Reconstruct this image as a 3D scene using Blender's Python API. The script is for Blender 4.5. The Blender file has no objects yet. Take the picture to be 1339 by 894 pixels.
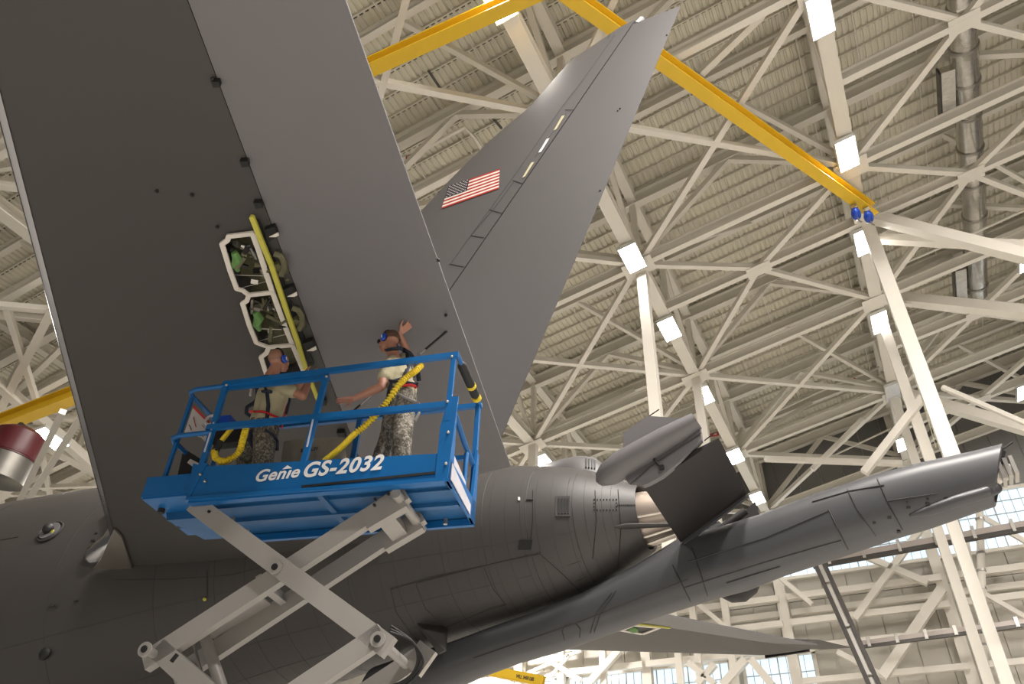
import bpy, bmesh, math, random
from mathutils import Vector, Matrix, noise
from mathutils.bvhtree import BVHTree
V = Vector
rnd = random.Random(7)
SC = bpy.context.scene
COL = SC.collection

# ---------------------------------------------------------------- camera
FPX = 1014.95; PITCH = 0.66913565; ROLL = 0.039183; HEAD = 2.05350267
CAM = V((0, 0, 1.7))
_h = V((math.cos(HEAD), math.sin(HEAD), 0)); _u = V((0, 0, 1))
FW = math.cos(PITCH) * _h + math.sin(PITCH) * _u
_r = FW.cross(_u).normalized(); _up = _r.cross(FW)
RT = math.cos(ROLL) * _r + math.sin(ROLL) * _up
UP = -math.sin(ROLL) * _r + math.cos(ROLL) * _up
cd = bpy.data.cameras.new('camera'); cam = bpy.data.objects.new('camera', cd); COL.objects.link(cam)
cam.matrix_world = Matrix((( RT.x, UP.x, -FW.x, CAM.x), (RT.y, UP.y, -FW.y, CAM.y), (RT.z, UP.z, -FW.z, CAM.z), (0, 0, 0, 1)))
cd.sensor_width = 36; cd.lens = FPX / 1339 * 36; cd.clip_end = 500; cd.clip_start = .05
SC.camera = cam

# ---------------------------------------------------------------- light and exposure
w = bpy.data.worlds.new('world'); SC.world = w; w.use_nodes = True
bg = w.node_tree.nodes['Background']; bg.inputs[0].default_value = (1.0, .93, .84, 1); bg.inputs[1].default_value = .08
SC.view_settings.view_transform = 'Standard'; SC.view_settings.look = 'None'
SC.view_settings.gamma = 1; SC.view_settings.use_curve_mapping = False
SC.view_settings.exposure = 0.60
LIGHT_E = 24.0
def area(x, y, z, sx, sy, e):
    l = bpy.data.lights.new('added_area_lamp', 'AREA'); l.shape = 'RECTANGLE'; l.size = sx; l.size_y = sy
    l.energy = e; l.color = (1, .94, .88)
    o = bpy.data.objects.new('added_area_lamp', l); COL.objects.link(o); o.location = (x, y, z)
# added area lamps standing in for unseen hall lights, power varied by spot
for x, y, e in ((10, -6, 2800), (10, 6, 4000), (17, 14, 1300), (17, 30, 1300), (2, 2, 3000), (-12.8, -4, 300), (-12.8, 12, 900), (-27, 22, 1600), (-20, 36, 2200), (-35, 8, 600)):
    area(x, y, 21.0 + .2 * x, 1.8, 1.8, e)

# ---------------------------------------------------------------- pixel rays (reference frame 1339 x 894)
def ray(px, py): return FW + RT * ((px - 669.5) / FPX) - UP * ((py - 447) / FPX)
def on(px, py, ax, v):
    d = ray(px, py); t = (v - CAM[ax]) / d[ax]; return CAM + d * t
M = math.tan(0.201570535)
def rp(px, py, z0=22.0):
    d = ray(px, py); t = (z0 + M * CAM.x - CAM.z) / (d.z - M * d.x); return CAM + d * t
def RZ(x, z0=22.0): return z0 + M * x

# ---------------------------------------------------------------- materials
def mat(name, col, rough=.5, metal=0, noise_s=0, noise_a=.0, bump=0, bump_s=40, emit=None, es=0, coat=0, alpha=1, trans=0):
    m = bpy.data.materials.new(name); m.use_nodes = True
    nt = m.node_tree; b = nt.nodes['Principled BSDF']
    b.inputs['Base Color'].default_value = (*col, 1); b.inputs['Roughness'].default_value = rough; b.inputs['Metallic'].default_value = metal
    if coat: b.inputs['Coat Weight'].default_value = coat
    if alpha < 1: b.inputs['Alpha'].default_value = alpha
    if trans: b.inputs['Transmission Weight'].default_value = trans
    if emit: b.inputs['Emission Color'].default_value = (*emit, 1); b.inputs['Emission Strength'].default_value = es
    tc = nt.nodes.new('ShaderNodeTexCoord')
    if noise_a:
        n = nt.nodes.new('ShaderNodeTexNoise'); n.inputs['Scale'].default_value = noise_s; n.inputs['Detail'].default_value = 5
        nt.links.new(tc.outputs['Object'], n.inputs['Vector'])
        mx = nt.nodes.new('ShaderNodeMix'); mx.data_type = 'RGBA'; mx.blend_type = 'MIX'
        mx.inputs[6].default_value = (*[max(0, c * (1 - noise_a)) for c in col], 1); mx.inputs[7].default_value = (*[min(1, c * (1 + noise_a)) for c in col], 1)
        nt.links.new(n.outputs['Fac'], mx.inputs[0]); nt.links.new(mx.outputs[2], b.inputs['Base Color'])
    if bump:
        n2 = nt.nodes.new('ShaderNodeTexNoise'); n2.inputs['Scale'].default_value = bump_s; n2.inputs['Detail'].default_value = 3
        nt.links.new(tc.outputs['Object'], n2.inputs['Vector'])
        bp = nt.nodes.new('ShaderNodeBump'); bp.inputs['Strength'].default_value = bump; bp.inputs['Distance'].default_value = .01
        nt.links.new(n2.outputs['Fac'], bp.inputs['Height']); nt.links.new(bp.outputs[0], b.inputs['Normal'])
    return m
def camo(name, cols, scale):
    m = bpy.data.materials.new(name); m.use_nodes = True; nt = m.node_tree; b = nt.nodes['Principled BSDF']; b.inputs['Roughness'].default_value = .9
    tc = nt.nodes.new('ShaderNodeTexCoord'); mp = nt.nodes.new('ShaderNodeMapping'); mp.inputs['Scale'].default_value = (1, 1, .9)
    vo = nt.nodes.new('ShaderNodeTexVoronoi'); vo.inputs['Scale'].default_value = scale; vo.distance = 'CHEBYCHEV'
    cr = nt.nodes.new('ShaderNodeValToRGB'); cr.color_ramp.interpolation = 'CONSTANT'
    n = nt.nodes.new('ShaderNodeTexNoise'); n.inputs['Scale'].default_value = scale * .55; n.inputs['Detail'].default_value = 2
    nt.links.new(tc.outputs['Object'], mp.inputs[0]); nt.links.new(mp.outputs[0], vo.inputs['Vector'])
    nt.links.new(vo.outputs['Position'], n.inputs['Vector'])
    nt.links.new(n.outputs['Fac'], cr.inputs[0])
    e = cr.color_ramp.elements; e[0].position = 0; e[0].color = (*cols[0], 1); e[1].position = .44; e[1].color = (*cols[1], 1)
    for p, c in ((.5, cols[2]), (.57, cols[3])):
        k = e.new(p); k.color = (*c, 1)
    nt.links.new(cr.outputs[0], b.inputs['Base Color'])
    return m
m_gray = mat('aircraft_grey_paint', (.048, .0445, .0425), .5, noise_s=.6, noise_a=.06, bump=.08, bump_s=6)
m_gray2 = mat('aircraft_grey_paint_lit', (.135, .129, .135), .48, noise_s=.7, noise_a=.05)  # lighter grey: part paint difference, part light on the elevator put into colour
m_fin = mat('fin_grey_paint', (.088, .084, .085), .46, noise_s=.5, noise_a=.05)
m_boom = mat('boom_grey_paint', (.052, .053, .058), .42, noise_s=1.5, noise_a=.14)
m_dark = mat('dark_panel_paint', (.008, .006, .006), .55, noise_s=3, noise_a=.2)
m_seam = mat('seam_dark', (.035, .033, .032), .7)
m_seam2 = mat('seam_soft', (.026, .024, .023), .6)
m_black = mat('black_rubber', (.008, .008, .008), .6)
m_chrome = mat('polished_metal', (.42, .42, .44), .14, 1, bump=.15, bump_s=5)
m_fair = mat('bare_metal_fairing', (.62, .58, .52), .3, 1, bump=.2, bump_s=4)
m_cone = mat('exhaust_metal', (.50, .42, .36), .38, .7, noise_s=6, noise_a=.15)
m_white = mat('white_primer', (.64, .60, .54), .5, noise_s=30, noise_a=.05)
m_yel = mat('yellow_zinc_strip', (.46, .43, .07), .5, noise_s=20, noise_a=.1)
m_green = mat('green_primer', (.10, .22, .06), .5, noise_s=20, noise_a=.3)
m_olive = mat('olive_mechanism', (.10, .095, .05), .5, noise_s=30, noise_a=.4)
m_steel = mat('steel', (.45, .43, .40), .35, .9, noise_s=20, noise_a=.1)
m_blue = mat('lift_blue_paint', (.003, .10, .30), .38, noise_s=5, noise_a=.08)
m_under = mat('lift_under_blue_worn', (.012, .085, .22), .45, noise_s=4, noise_a=.3)
m_arm = mat('scissor_grey_paint', (.28, .265, .25), .4, noise_s=4, noise_a=.06)
m_beam = mat('cream_steel_paint', (.76, .72, .64), .45, noise_s=2, noise_a=.04)
m_deck = mat('roof_deck_paint', (.74, .70, .58), .5, noise_s=.4, noise_a=.05)
m_purl = mat('purlin_paint', (.70, .66, .56), .55)
m_flute_shade = mat('flute_shade_dark', (.09, .08, .065), .8)  # painted shade of the open deck flutes
m_wall = mat('wall_panel_beige', (.56, .53, .47), .6, noise_s=.3, noise_a=.06)
m_walld = mat('wall_panel_grey', (.24, .235, .225), .6, noise_s=.3, noise_a=.06)
m_floor = mat('hangar_floor', (.58, .56, .52), .3, noise_s=.3, noise_a=.08)
m_crane = mat('crane_yellow', (.78, .50, .025), .35, noise_s=2, noise_a=.05)
m_lamp = mat('lamp_diffuser', (1, 1, 1), .5, emit=(1, .95, .90), es=LIGHT_E)
m_lampoff = mat('lamp_diffuser_unlit', (.7, .72, .75), .15, noise_s=9, noise_a=.2)
m_case = mat('lamp_housing', (.75, .75, .72), .4)
m_sky = mat('daylit_glass', (.6, .7, .8), .1, emit=(.72, .87, 1.0), es=.58)
m_duct = mat('duct_foil', (.62, .60, .56), .22, .9, noise_s=4, noise_a=.25, bump=1.0, bump_s=7)
m_red = mat('maroon_paint', (.085, .008, .012), .4, noise_s=3, noise_a=.15)
m_skirt = mat('drum_steel', (.20, .19, .17), .42, .9, noise_s=3, noise_a=.2)
m_redsign = mat('red_sign', (.50, .03, .03), .5)
m_postd = mat('dark_rail_metal', (.07, .065, .06), .35, .5, noise_s=5, noise_a=.25)
m_rail = mat('pinkish_rail_metal', (.42, .37, .34), .4, .3)
m_skin = mat('skin', (.40, .19, .13), .5, noise_s=25, noise_a=.07)
m_hair = mat('short_brown_hair', (.10, .055, .035), .8, noise_s=200, noise_a=.4)
m_shirt = mat('sand_tshirt', (.42, .38, .25), .9, noise_s=8, noise_a=.06, bump=.5, bump_s=18)
m_camo = camo('camouflage_cloth', ((.075, .066, .052), (.16, .142, .115), (.25, .225, .185), (.11, .10, .082)), 75)
m_boot = mat('tan_boot', (.25, .19, .12), .7)
m_navy = mat('harness_webbing', (.012, .018, .035), .7)
m_redw = mat('red_webbing', (.55, .02, .025), .6)
m_muff = mat('blue_ear_cup', (.01, .06, .42), .3)
m_lany = mat('yellow_lanyard', (.68, .50, .02), .7, noise_s=40, noise_a=.25, bump=1, bump_s=60)
m_plast = mat('clear_plastic', (.30, .28, .235), .22, alpha=.8, bump=1.0, bump_s=9)
m_paper = mat('white_placard', (.48, .45, .45), .5)
m_ink = mat('dark_ink', (.03, .03, .03), .6)
m_redink = mat('red_ink', (.5, .03, .03), .6)
m_decal = mat('decal_white', (.66, .66, .66), .4)
m_fred = mat('flag_red', (.34, .03, .025), .5)
m_fwhite = mat('flag_white', (.66, .60, .54), .5)
m_fblue = mat('flag_blue', (.015, .018, .035), .5)
m_tan = mat('formation_strip', (.50, .46, .30), .4)
m_label = mat('worn_white_sticker', (.50, .49, .54), .3, noise_s=6, noise_a=.2)

# ---------------------------------------------------------------- mesh helpers
class MB:
    def __init__(s): s.v = []; s.f = []; s.m = []
    def add(s, vs, fs, mi=0):
        o = len(s.v); s.v += [tuple(x) for x in vs]; s.f += [tuple(i + o for i in f) for f in fs]; s.m += [mi] * len(fs); return s
    def hexa(s, p, mi=0):   # p: 4 bottom + 4 top
        return s.add(p, [(0, 3, 2, 1), (4, 5, 6, 7), (0, 1, 5, 4), (1, 2, 6, 5), (2, 3, 7, 6), (3, 0, 4, 7)], mi)
    def box(s, c, d, mi=0, R=None):
        c = V(c); p = []
        for z in (-1, 1):
            for x, y in ((-1, -1), (1, -1), (1, 1), (-1, 1)):
                q = V((x * d[0] / 2, y * d[1] / 2, z * d[2] / 2)); p.append(c + (R @ q if R else q))
        return s.hexa(p, mi)
    def beam(s, a, b, w, h, up=(0, 0, 1), mi=0):
        a = V(a); b = V(b); t = (b - a).normalized(); sd = t.cross(V(up))
        if sd.length < 1e-3: sd = t.cross(V((1, 0, 0)))
        sd.normalize(); u = sd.cross(t)
        p = []
        for e in (a, b):
            for x, y in ((-1, -1), (1, -1), (1, 1), (-1, 1)): p.append(e + sd * (x * w / 2) + u * (y * h / 2))
        return s.hexa(p, mi)
    def ibeam(s, a, b, w, h, up=(0, 0, 1), t=.03):
        a = V(a); b = V(b); d = (b - a).normalized(); sd = d.cross(V(up)).normalized(); u = sd.cross(d)
        s.beam(a - u * (h / 2), b - u * (h / 2), w, t, up); s.beam(a + u * (h / 2), b + u * (h / 2), w, t, up); s.beam(a, b, t, h, up); return s
    def tube(s, pts, r, n=10, mi=0, caps=True, r2=None, flat=None):
        pts = [V(p) for p in pts]; k = len(pts); rs = r if isinstance(r, (list, tuple)) else [r] * k
        o = len(s.v); prev = None
        for i, p in enumerate(pts):
            t = (pts[min(i + 1, k - 1)] - pts[max(i - 1, 0)])
            t = t.normalized() if t.length > 1e-9 else V((0, 0, 1))
            if prev is None:
                a = t.cross(V((0, 0, 1)));
                if a.length < .05: a = t.cross(V((1, 0, 0)))
            else: a = prev - t * prev.dot(t)
            a.normalize(); prev = a; b = t.cross(a)
            for j in range(n):
                g = 2 * math.pi * j / n; s.v.append(tuple(p + a * (rs[i] * math.cos(g)) + b * (rs[i] * math.sin(g) * (flat or 1))))
        for i in range(k - 1):
            for j in range(n):
                s.f.append((o + i * n + j, o + i * n + (j + 1) % n, o + (i + 1) * n + (j + 1) % n, o + (i + 1) * n + j)); s.m.append(mi)
        if caps:
            s.f.append(tuple(o + j for j in range(n))[::-1]); s.m.append(mi)
            s.f.append(tuple(o + (k - 1) * n + j for j in range(n))); s.m.append(mi)
        return s
    def prism(s, poly, ext, mi=0):
        n = len(poly); ext = V(ext); vs = [V(p) for p in poly] + [V(p) + ext for p in poly]
        fs = [tuple(range(n))[::-1], tuple(range(n, 2 * n))] + [(i, (i + 1) % n, (i + 1) % n + n, i + n) for i in range(n)]
        return s.add(vs, fs, mi)
    def loft(s, rings, mi=0, caps=True, closed=True):
        o = len(s.v); n = len(rings[0]); k = len(rings)
        for r in rings: s.v += [tuple(p) for p in r]
        for i in range(k - 1):
            for j in range(n if closed else n - 1):
                s.f.append((o + i * n + j, o + i * n + (j + 1) % n, o + (i + 1) * n + (j + 1) % n, o + (i + 1) * n + j)); s.m.append(mi)
        if caps:
            s.f.append(tuple(o + j for j in range(n))[::-1]); s.m.append(mi)
            s.f.append(tuple(o + (k - 1) * n + j for j in range(n))); s.m.append(mi)
        return s
    def ball(s, c, r, n=10, mi=0, R=None):
        if c is None: return s
        c = V(c); r = V(r) if hasattr(r, '__len__') else V((r, r, r)); o = len(s.v); k = max(4, n // 2 + 1)
        rings = []
        for i in range(k + 1):
            ph = math.pi * i / k; z = math.cos(ph); q = math.sin(ph)
            q = max(q, .02)
            ring = []
            for j in range(n):
                g = 2 * math.pi * j / n; p = V((r.x * q * math.cos(g), r.y * q * math.sin(g), r.z * z)); ring.append(c + (R @ p if R else p))
            rings.append(ring)
        return s.loft(rings[::-1], mi)
    def caps_(s, a, b, ra, rb, n=10, mi=0):
        a = V(a); b = V(b); t = (b - a); L = t.length
        if L < 1e-6: return s.ball(a, ra, n, mi)
        t /= L; pts = []; rs = []
        for g in (-80, -55, -25): pts.append(a + t * (ra * math.sin(math.radians(g)))); rs.append(ra * math.cos(math.radians(g)))
        pts.append(a); rs.append(ra); pts.append(b); rs.append(rb)
        for g in (25, 55, 80): pts.append(b + t * (rb * math.sin(math.radians(g)))); rs.append(rb * math.cos(math.radians(g)))
        return s.tube(pts, rs, n, mi)
    def build(s, name, mats, parent=None, smooth=False, kind=None, fix=True, edge=None):
        me = bpy.data.meshes.new(name); me.from_pydata(s.v, [], s.f)
        if not isinstance(mats, (list, tuple)): mats = [mats]
        for m in mats: me.materials.append(m)
        if len(mats) > 1:
            me.polygons.foreach_set('material_index', s.m)
        if fix:
            bm = bmesh.new(); bm.from_mesh(me); bmesh.ops.recalc_face_normals(bm, faces=bm.faces); bm.to_mesh(me); bm.free()
        if smooth:
            me.polygons.foreach_set('use_smooth', [True] * len(me.polygons))
            if smooth != 'all':
                try: me.set_sharp_from_angle(angle=math.radians(smooth if smooth is not True else 40))
                except Exception: pass
        me.update()
        o = bpy.data.objects.new(name, me); COL.objects.link(o)
        if parent is not None: o.parent = parent
        if kind: o['kind'] = kind
        return o
def tag(o, label=None, cat=None, group=None, kind=None):
    if label: o['label'] = label
    if cat: o['category'] = cat
    if group: o['group'] = group
    if kind: o['kind'] = kind
    return o
def empty(name, loc=(0, 0, 0), rot=None, parent=None):
    o = bpy.data.objects.new(name, None); COL.objects.link(o); o.empty_display_size = .3
    if rot is not None: o.matrix_world = Matrix.Translation(V(loc)) @ rot.to_4x4()
    else: o.location = loc
    if parent is not None: o.parent = parent
    return o
def spline(pts, n=8):
    pts = [V(p) for p in pts]; out = []
    for i in range(len(pts) - 1):
        p0 = pts[max(i - 1, 0)]; p1 = pts[i]; p2 = pts[i + 1]; p3 = pts[min(i + 2, len(pts) - 1)]
        for k in range(n):
            t = k / n; out.append(.5 * ((2 * p1) + (p2 - p0) * t + (2 * p0 - 5 * p1 + 4 * p2 - p3) * t * t + (3 * p1 - p0 - 3 * p2 + p3) * t ** 3))
    out.append(pts[-1]); return out
def text_mesh(name, body, size, mt, parent, Mx, shear=0, bold=0, ext=.004, spacing=1, xs=1):
    c = bpy.data.curves.new(name, 'FONT'); c.body = body; c.size = size; c.shear = shear; c.offset = bold; c.extrude = ext; c.space_character = spacing
    t = bpy.data.objects.new(name, c); COL.objects.link(t)
    dg = bpy.context.evaluated_depsgraph_get(); me = bpy.data.meshes.new_from_object(t.evaluated_get(dg))
    bpy.data.objects.remove(t)
    xsz = [v.co.x for v in me.vertices]; x0 = min(xsz); wd = max(xsz) - x0
    me.transform(Matrix.Translation((-x0, 0, 0)))
    if xs != 1: me.transform(Matrix.Diagonal((xs / wd, 1, 1, 1)))
    me.transform(Mx); me.materials.clear(); me.materials.append(mt)
    o = bpy.data.objects.new(name, me); COL.objects.link(o)
    if parent is not None: o.parent = parent
    return o
# ================================================================ SETTING
XR = [-42.7, -35.2, -27.7, -20.25, -12.8, -5.3, 2.15, 9.6, 17.05]
YN = [-8.6, -1.5, 5.6, 12.7, 19.5, 26.8, 33.85, 40.6]
WALL_Y = 41.5
fl = MB().box((-12, 12, -.1), (90, 70, .2)).build('floor', m_floor); tag(fl, kind='structure')
# corrugated roof deck, ribs running along y
mb = MB(); DZ = 26.0; xs = -46.0; prof = []
while xs < 19:
    for dx, dz in ((0, 0), (.11, 0), (.135, .055), (.185, .055), (.21, 0)): prof.append((xs + dx, dz))
    xs += .21
vs = [];
for x, dz in prof:
    for y in (-16, 41.6): vs.append((x, y, RZ(x, DZ) + dz))
fs = [(2 * i, 2 * i + 1, 2 * i + 3, 2 * i + 2) for i in range(len(prof) - 1)]
mb.add(vs, fs)
n0 = len(mb.v); mb.box((-13.5, 12.8, RZ(-13.5, DZ + .3)), (66.5, 57.6, .1), R=Matrix.Rotation(-math.atan(M), 3, 'Y'))
ceiling = mb.build('ceiling', m_deck, fix=False); tag(ceiling, kind='structure')
sl = lambda x, y, z0: V((x, y, RZ(x, z0)))
# purlins under the deck
pm = None
y = -15.2
while y < 41:
    if pm is None:
        o = MB().beam((-46, 0, RZ(-46, DZ - .06)), (19, 0, RZ(19, DZ - .06)), .05, .11).build('purlin', m_purl, ceiling); pm = o.data; o.location.y = y
        cb0 = MB(); xx = -45.9  # dark blocks stand in for the shade inside the deck flutes
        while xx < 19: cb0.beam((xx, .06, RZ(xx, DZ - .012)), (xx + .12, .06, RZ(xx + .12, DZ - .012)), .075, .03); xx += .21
        cbo = cb0.build('flute_shade_strip', m_flute_shade, o, kind='stuff', fix=False); cm = cbo.data
    else:
        o = bpy.data.objects.new('purlin', pm); COL.objects.link(o); o.parent = ceiling; o.location.y = y
        c_ = bpy.data.objects.new('flute_shade_strip', cm); COL.objects.link(c_); c_.parent = o; c_['kind'] = 'stuff'
    y += .68
# main trusses along y
for x in XR:
    b = MB(); b.beam(sl(x, -16, 22), sl(x, 41, 22), .46, .04); b.beam(sl(x, -16, 22.34), sl(x, 41, 22.34), .46, .04); b.beam(sl(x, -16, 22.17), sl(x, 41, 22.17), .04, .3)
    t = b.build('roof_truss', m_beam, ceiling)
    MB().ibeam(sl(x, -16, 25.55), sl(x, 41, 25.55), .36, .4).build('top_chord', m_beam, t)
    ys = []
    for i in range(len(YN) - 1): ys += [YN[i], (YN[i] + YN[i + 1]) / 2]
    ys.append(YN[-1])
    for i, yy in enumerate(ys):
        if yy < -2: continue
        MB().beam(sl(x, yy, 22.2), sl(x, yy, 25.5), .2, .2, up=(1, 0, 0)).build('web_member', m_beam, t)
        if i + 1 < len(ys):
            a, c = (22.2, 25.5) if i % 2 == 0 else (25.5, 22.2)
            MB().beam(sl(x, yy, a), sl(x, ys[i + 1], c), .18, .18, up=(1, 0, 0)).build('web_member', m_beam, t)
    # gusset plates
    for yy in YN[2:]:
        MB().box(sl(x, yy, 21.95), (1.1, .75, .03), R=Matrix.Rotation(-math.atan(M), 3, 'Y')).build('gusset_plate', m_beam, t)
# cross beams along the slope
for yy in YN[1:]:
    b = MB(); b.ibeam(sl(XR[0], yy, 22.2), sl(XR[-1], yy, 22.2), .22, .40)
    t = b.build('cross_beam', m_beam, ceiling)
    MB().ibeam(sl(XR[0], yy, 25.4), sl(XR[-1], yy, 25.4), .3, .55).build('top_chord', m_beam, t)
    for i in range(2, len(XR) - 1):
        xm = (XR[i] + XR[i + 1]) / 2
        if yy < 4: continue
        MB().beam(sl(XR[i], yy, 22.3), sl(xm, yy, 25.2), .2, .2, up=(0, 1, 0)).build('web_member', m_beam, t)
        MB().beam(sl(XR[i + 1], yy, 22.3), sl(xm, yy, 25.2), .2, .2, up=(0, 1, 0)).build('web_member', m_beam, t)
# intermediate deep purlin girders near the deck
for i in range(2, len(YN) - 1):
    for fr in (.5,):
        yy = YN[i] + (YN[i + 1] - YN[i]) * fr
        MB().ibeam(sl(-46, yy, 25.55), sl(19, yy, 25.55), .22, .42).build('roof_girder', m_beam, ceiling)
# bracing in the plane of the bottom chords
def strut(a, b, w=.2, nm='bracing_strut', h=.2): return MB().beam(a, b, w, h).build(nm, m_beam, ceiling)
for i in range(1, len(XR) - 1):
    for j in range(2, len(YN) - 1):
        x0, x1, y0, y1 = XR[i], XR[i + 1], YN[j], YN[j + 1]
        mid = (x0 >= 2) or (i == 5 and j == 4) or (i < 3 and (i + j) % 2 == 0)
        z = 22.12
        if mid:
            xm = (x0 + x1) / 2; ym = (y0 + y1) / 2 - (.9 if j == 4 else 0)
            MB().ibeam(sl(x0, ym, 22.2), sl(x1, ym, 22.2), .22, .40).build('cross_beam', m_beam, ceiling)
            MB().box(sl(xm, ym, 22.0), (.9, .55, .03), R=Matrix.Rotation(-math.atan(M), 3, 'Y')).build('gusset_plate', m_beam, ceiling)
            for a, c in ((x0, y0), (x1, y0), (x0, y1), (x1, y1)): strut(sl(a, c, z), sl(xm, ym, z), .19)
        else:
            strut(sl(x0, y0, z), sl(x1, y1, z), .19); strut(sl(x0, y1, z), sl(x1, y0, z - .02), .19)
        # diagonal web from mid bottom up to the deck
        if (i + j) % 2 == 0: strut(sl((x0 + x1) / 2, (y0 + y1) / 2, 25.4), sl(x1, y1, 22.4), .16)
        else: strut(sl((x0 + x1) / 2, (y0 + y1) / 2, 25.4), sl(x0, y0, 22.4), .16)
# hangers / columns dropping from the truss nodes
for x, y, zb, wd in ((-5.3, 19.9, 10.5, .34), (-5.3, 26.85, 12.5, .34), (-12.75, 26.75, 14, .34), (2.33, 22.5, 11.95, .42), (2.2, 27.9, 5.0, .36), (2.1, 33.85, 5, .36)):
    o = MB().beam((x, y, zb), (x, y, RZ(x, 22.0)), wd, wd, up=(0, 1, 0)).build('hanging_column', m_beam, ceiling)
def ptb(l, y, w, nm='bracing_strut', par=None, m=None, h=None):
    a = on(*l[0], 1, y); b = on(*l[1], 1, y)
    return MB().beam(a, b, w, h or w, up=(0, 1, 0)).build(nm, m or m_beam, par or ceiling)
ptb(((1142, 284), (1345, 336)), 22.35, .38, 'tie_beam'); ptb(((1150, 312), (1345, 322)), 23.2, .30, 'tie_beam')
ptb(((1152, 388), (1345, 408)), 27.9, .42, 'tie_beam'); ptb(((1182, 514), (1345, 562)), 33.8, .44, 'tie_beam')
ptb(((1232, 506), (1345, 555)), 28.0, .16); ptb(((1130, 618), (1216, 508)), 27.6, .26)
ptb(((1000, 600), (1180, 606)), 33.8, .22); ptb(((1062, 614), (1128, 548)), 34.5, .2)
# struts seen at the left between leading edge and frame
for (a, b, wd) in (((70, 402), (-6, 548), .26), ((8, 400), (48, 525), .18), ((-4, 399), (66, 405), .2), ((82, 538), (22, 662), .2), ((109, 540), (32, 662), .2), ((50, 570), (66, 650), .16), ((-5, 498), (132, 618), .34), ((36, 637), (134, 634), .16)):
    zz = 14.8 if a[0] in (82, 109) else 21.6
    p = rp(*a, zz); q = rp(*b, zz)
    if zz < 15: wd *= .75
    MB().beam(p, q, wd, wd).build('bracing_strut', m_beam, ceiling)

# far wall ---------------------------------------------------------
wall = MB().box((-13.5, WALL_Y + .35, 14), (66, .1, 30)).build('wall_back', m_wall); tag(wall, kind='structure')
UB0, UB1 = 17.62, 20.6; LB1 = 13.85; LB0 = 10.4; LX = -4.45
pc = {}
def wpanel(x, z0, z1, mt):
    k = (z0, z1, mt.name)
    if k not in pc: pc[k] = MB().box((0, 0, 0), (1.17, .08, z1 - z0)).build('wall_panel', mt, wall); o = pc[k]
    else: o = bpy.data.objects.new('wall_panel', pc[k].data); COL.objects.link(o); o.parent = wall
    o.location = (x, WALL_Y + .24 + .008 * (round(x * 7) % 3), (z0 + z1) / 2)
x = -34.0
while x < 17:
    zt = RZ(x, DZ) + .3
    wpanel(x, UB1 + .12, 31.0, m_walld); wpanel(x, LB1 + .12, 16.4, m_wall); wpanel(x, 16.44, UB0 - .1, m_wall)
    if x > LX + .7: wpanel(x, 10.2, LB1 + .08, m_wall)
    x += 1.2
def window(name, x0, x1, z0, z1, dx, zs):
    fr = MB(); y = WALL_Y + .12
    for z in (z0, z1): fr.box(((x0 + x1) / 2, y, z), (x1 - x0 + .2, .22, .16))
    for x in (x0, x1): fr.box((x, y, (z0 + z1) / 2), (.16, .22, z1 - z0))
    fo = fr.build(name, m_beam); tag(fo, kind='structure')
    MB().box(((x0 + x1) / 2, y + .07, (z0 + z1) / 2), (x1 - x0, .02, z1 - z0)).build('pane', m_sky, fo)
    b = MB(); x = x0 + dx; i = 0
    while x < x1 - .05:
        wd = .05 if i % 4 == 3 else .022
        b.box((x, y, (z0 + z1) / 2), (wd, .06, z1 - z0)); x += dx; i += 1
    for z in zs: b.box(((x0 + x1) / 2, y, z), (x1 - x0, .05, .035))
    b.build('glazing_bars', m_steel, fo, kind='stuff')
window('window_1', -30, 15, UB0, UB1, .42, (18.7, 19.35, 20.0))
window('window_2', -7.9, LX, LB0, LB1, .42, (11.2, 12.1, 13.0))
window('window_3', -17.5, -8.6, LB0, LB1, .42, (11.2, 12.1, 13.0))
window('window_4', -30, -18.2, LB0, LB1, .42, (11.2, 12.1, 13.0))
# girts, columns and braces of the far wall
for z, yy, hh in ((16.35, 40.7, .3), (15.05, 40.6, .3), (13.85, 40.7, .3), (12.3, 40.6, .26), (17.42, 41.1, .16), (15.75, 41.3, .3), (13.3, 41.3, .2)):
    for xa, xb in ((-30, -20.4), (-20.1, -12.9), (-12.7, -5.5), (-5.1, 2.0), (2.75, 9.5), (9.7, 16)):
        if z < 13.5 and xb < -5: continue
        if z == 13.3: continue
        MB().box(((xa + xb) / 2, yy, z), (xb - xa, .22, hh)).build('girt', m_beam, wall)
for x in (-27.7, -20.25, -12.8, -5.4, 1.98, 9.6):
    wd = .5 if x not in (2.7, 3.55) else .32
    c = MB(); c.box((x, 40.95, 13), (wd, .06, 26)); c.box((x, 41.35, 13), (wd, .06, 26)); c.box((x, 41.15, 13), (.06, .4, 26)); c.build('column', m_beam, wall)
for x in (-8.2, -9.9, -15, -17.4, -10.9, -2.2):
    if x == -2.2: continue
    MB().box((x, 40.5, 13.2), (.34, .3, 8.5)).build('column', m_beam, wall)
for a, b, wd in (((1118, 809), (1207, 687), .3), ((1129, 726), (1213, 762), .3), ((1232, 770), (1154, 885), .42), ((1286, 775), (1345, 809), .2), ((1095, 852), (1160, 886), .24),
                 ((1275, 770), (1262, 700), .25), ((1285, 676), (1345, 710), .22), ((880, 763), (952, 822), .22), 
                 ((900, 866), (935, 894), .3), ((935, 868), (912, 894), .3), ((975, 862), (945, 896), .36), ((982, 862), (1010, 896), .36), 
                 ((1020, 755), (1062, 790), .22), ((690, 880), (760, 850), .16), ((700, 852), (760, 890), .26), ((745, 856), (720, 885), .16), ((810, 850), (770, 894), .34),):
    ptb((a, b), 40.3, wd, 'wall_brace', wall)
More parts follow.
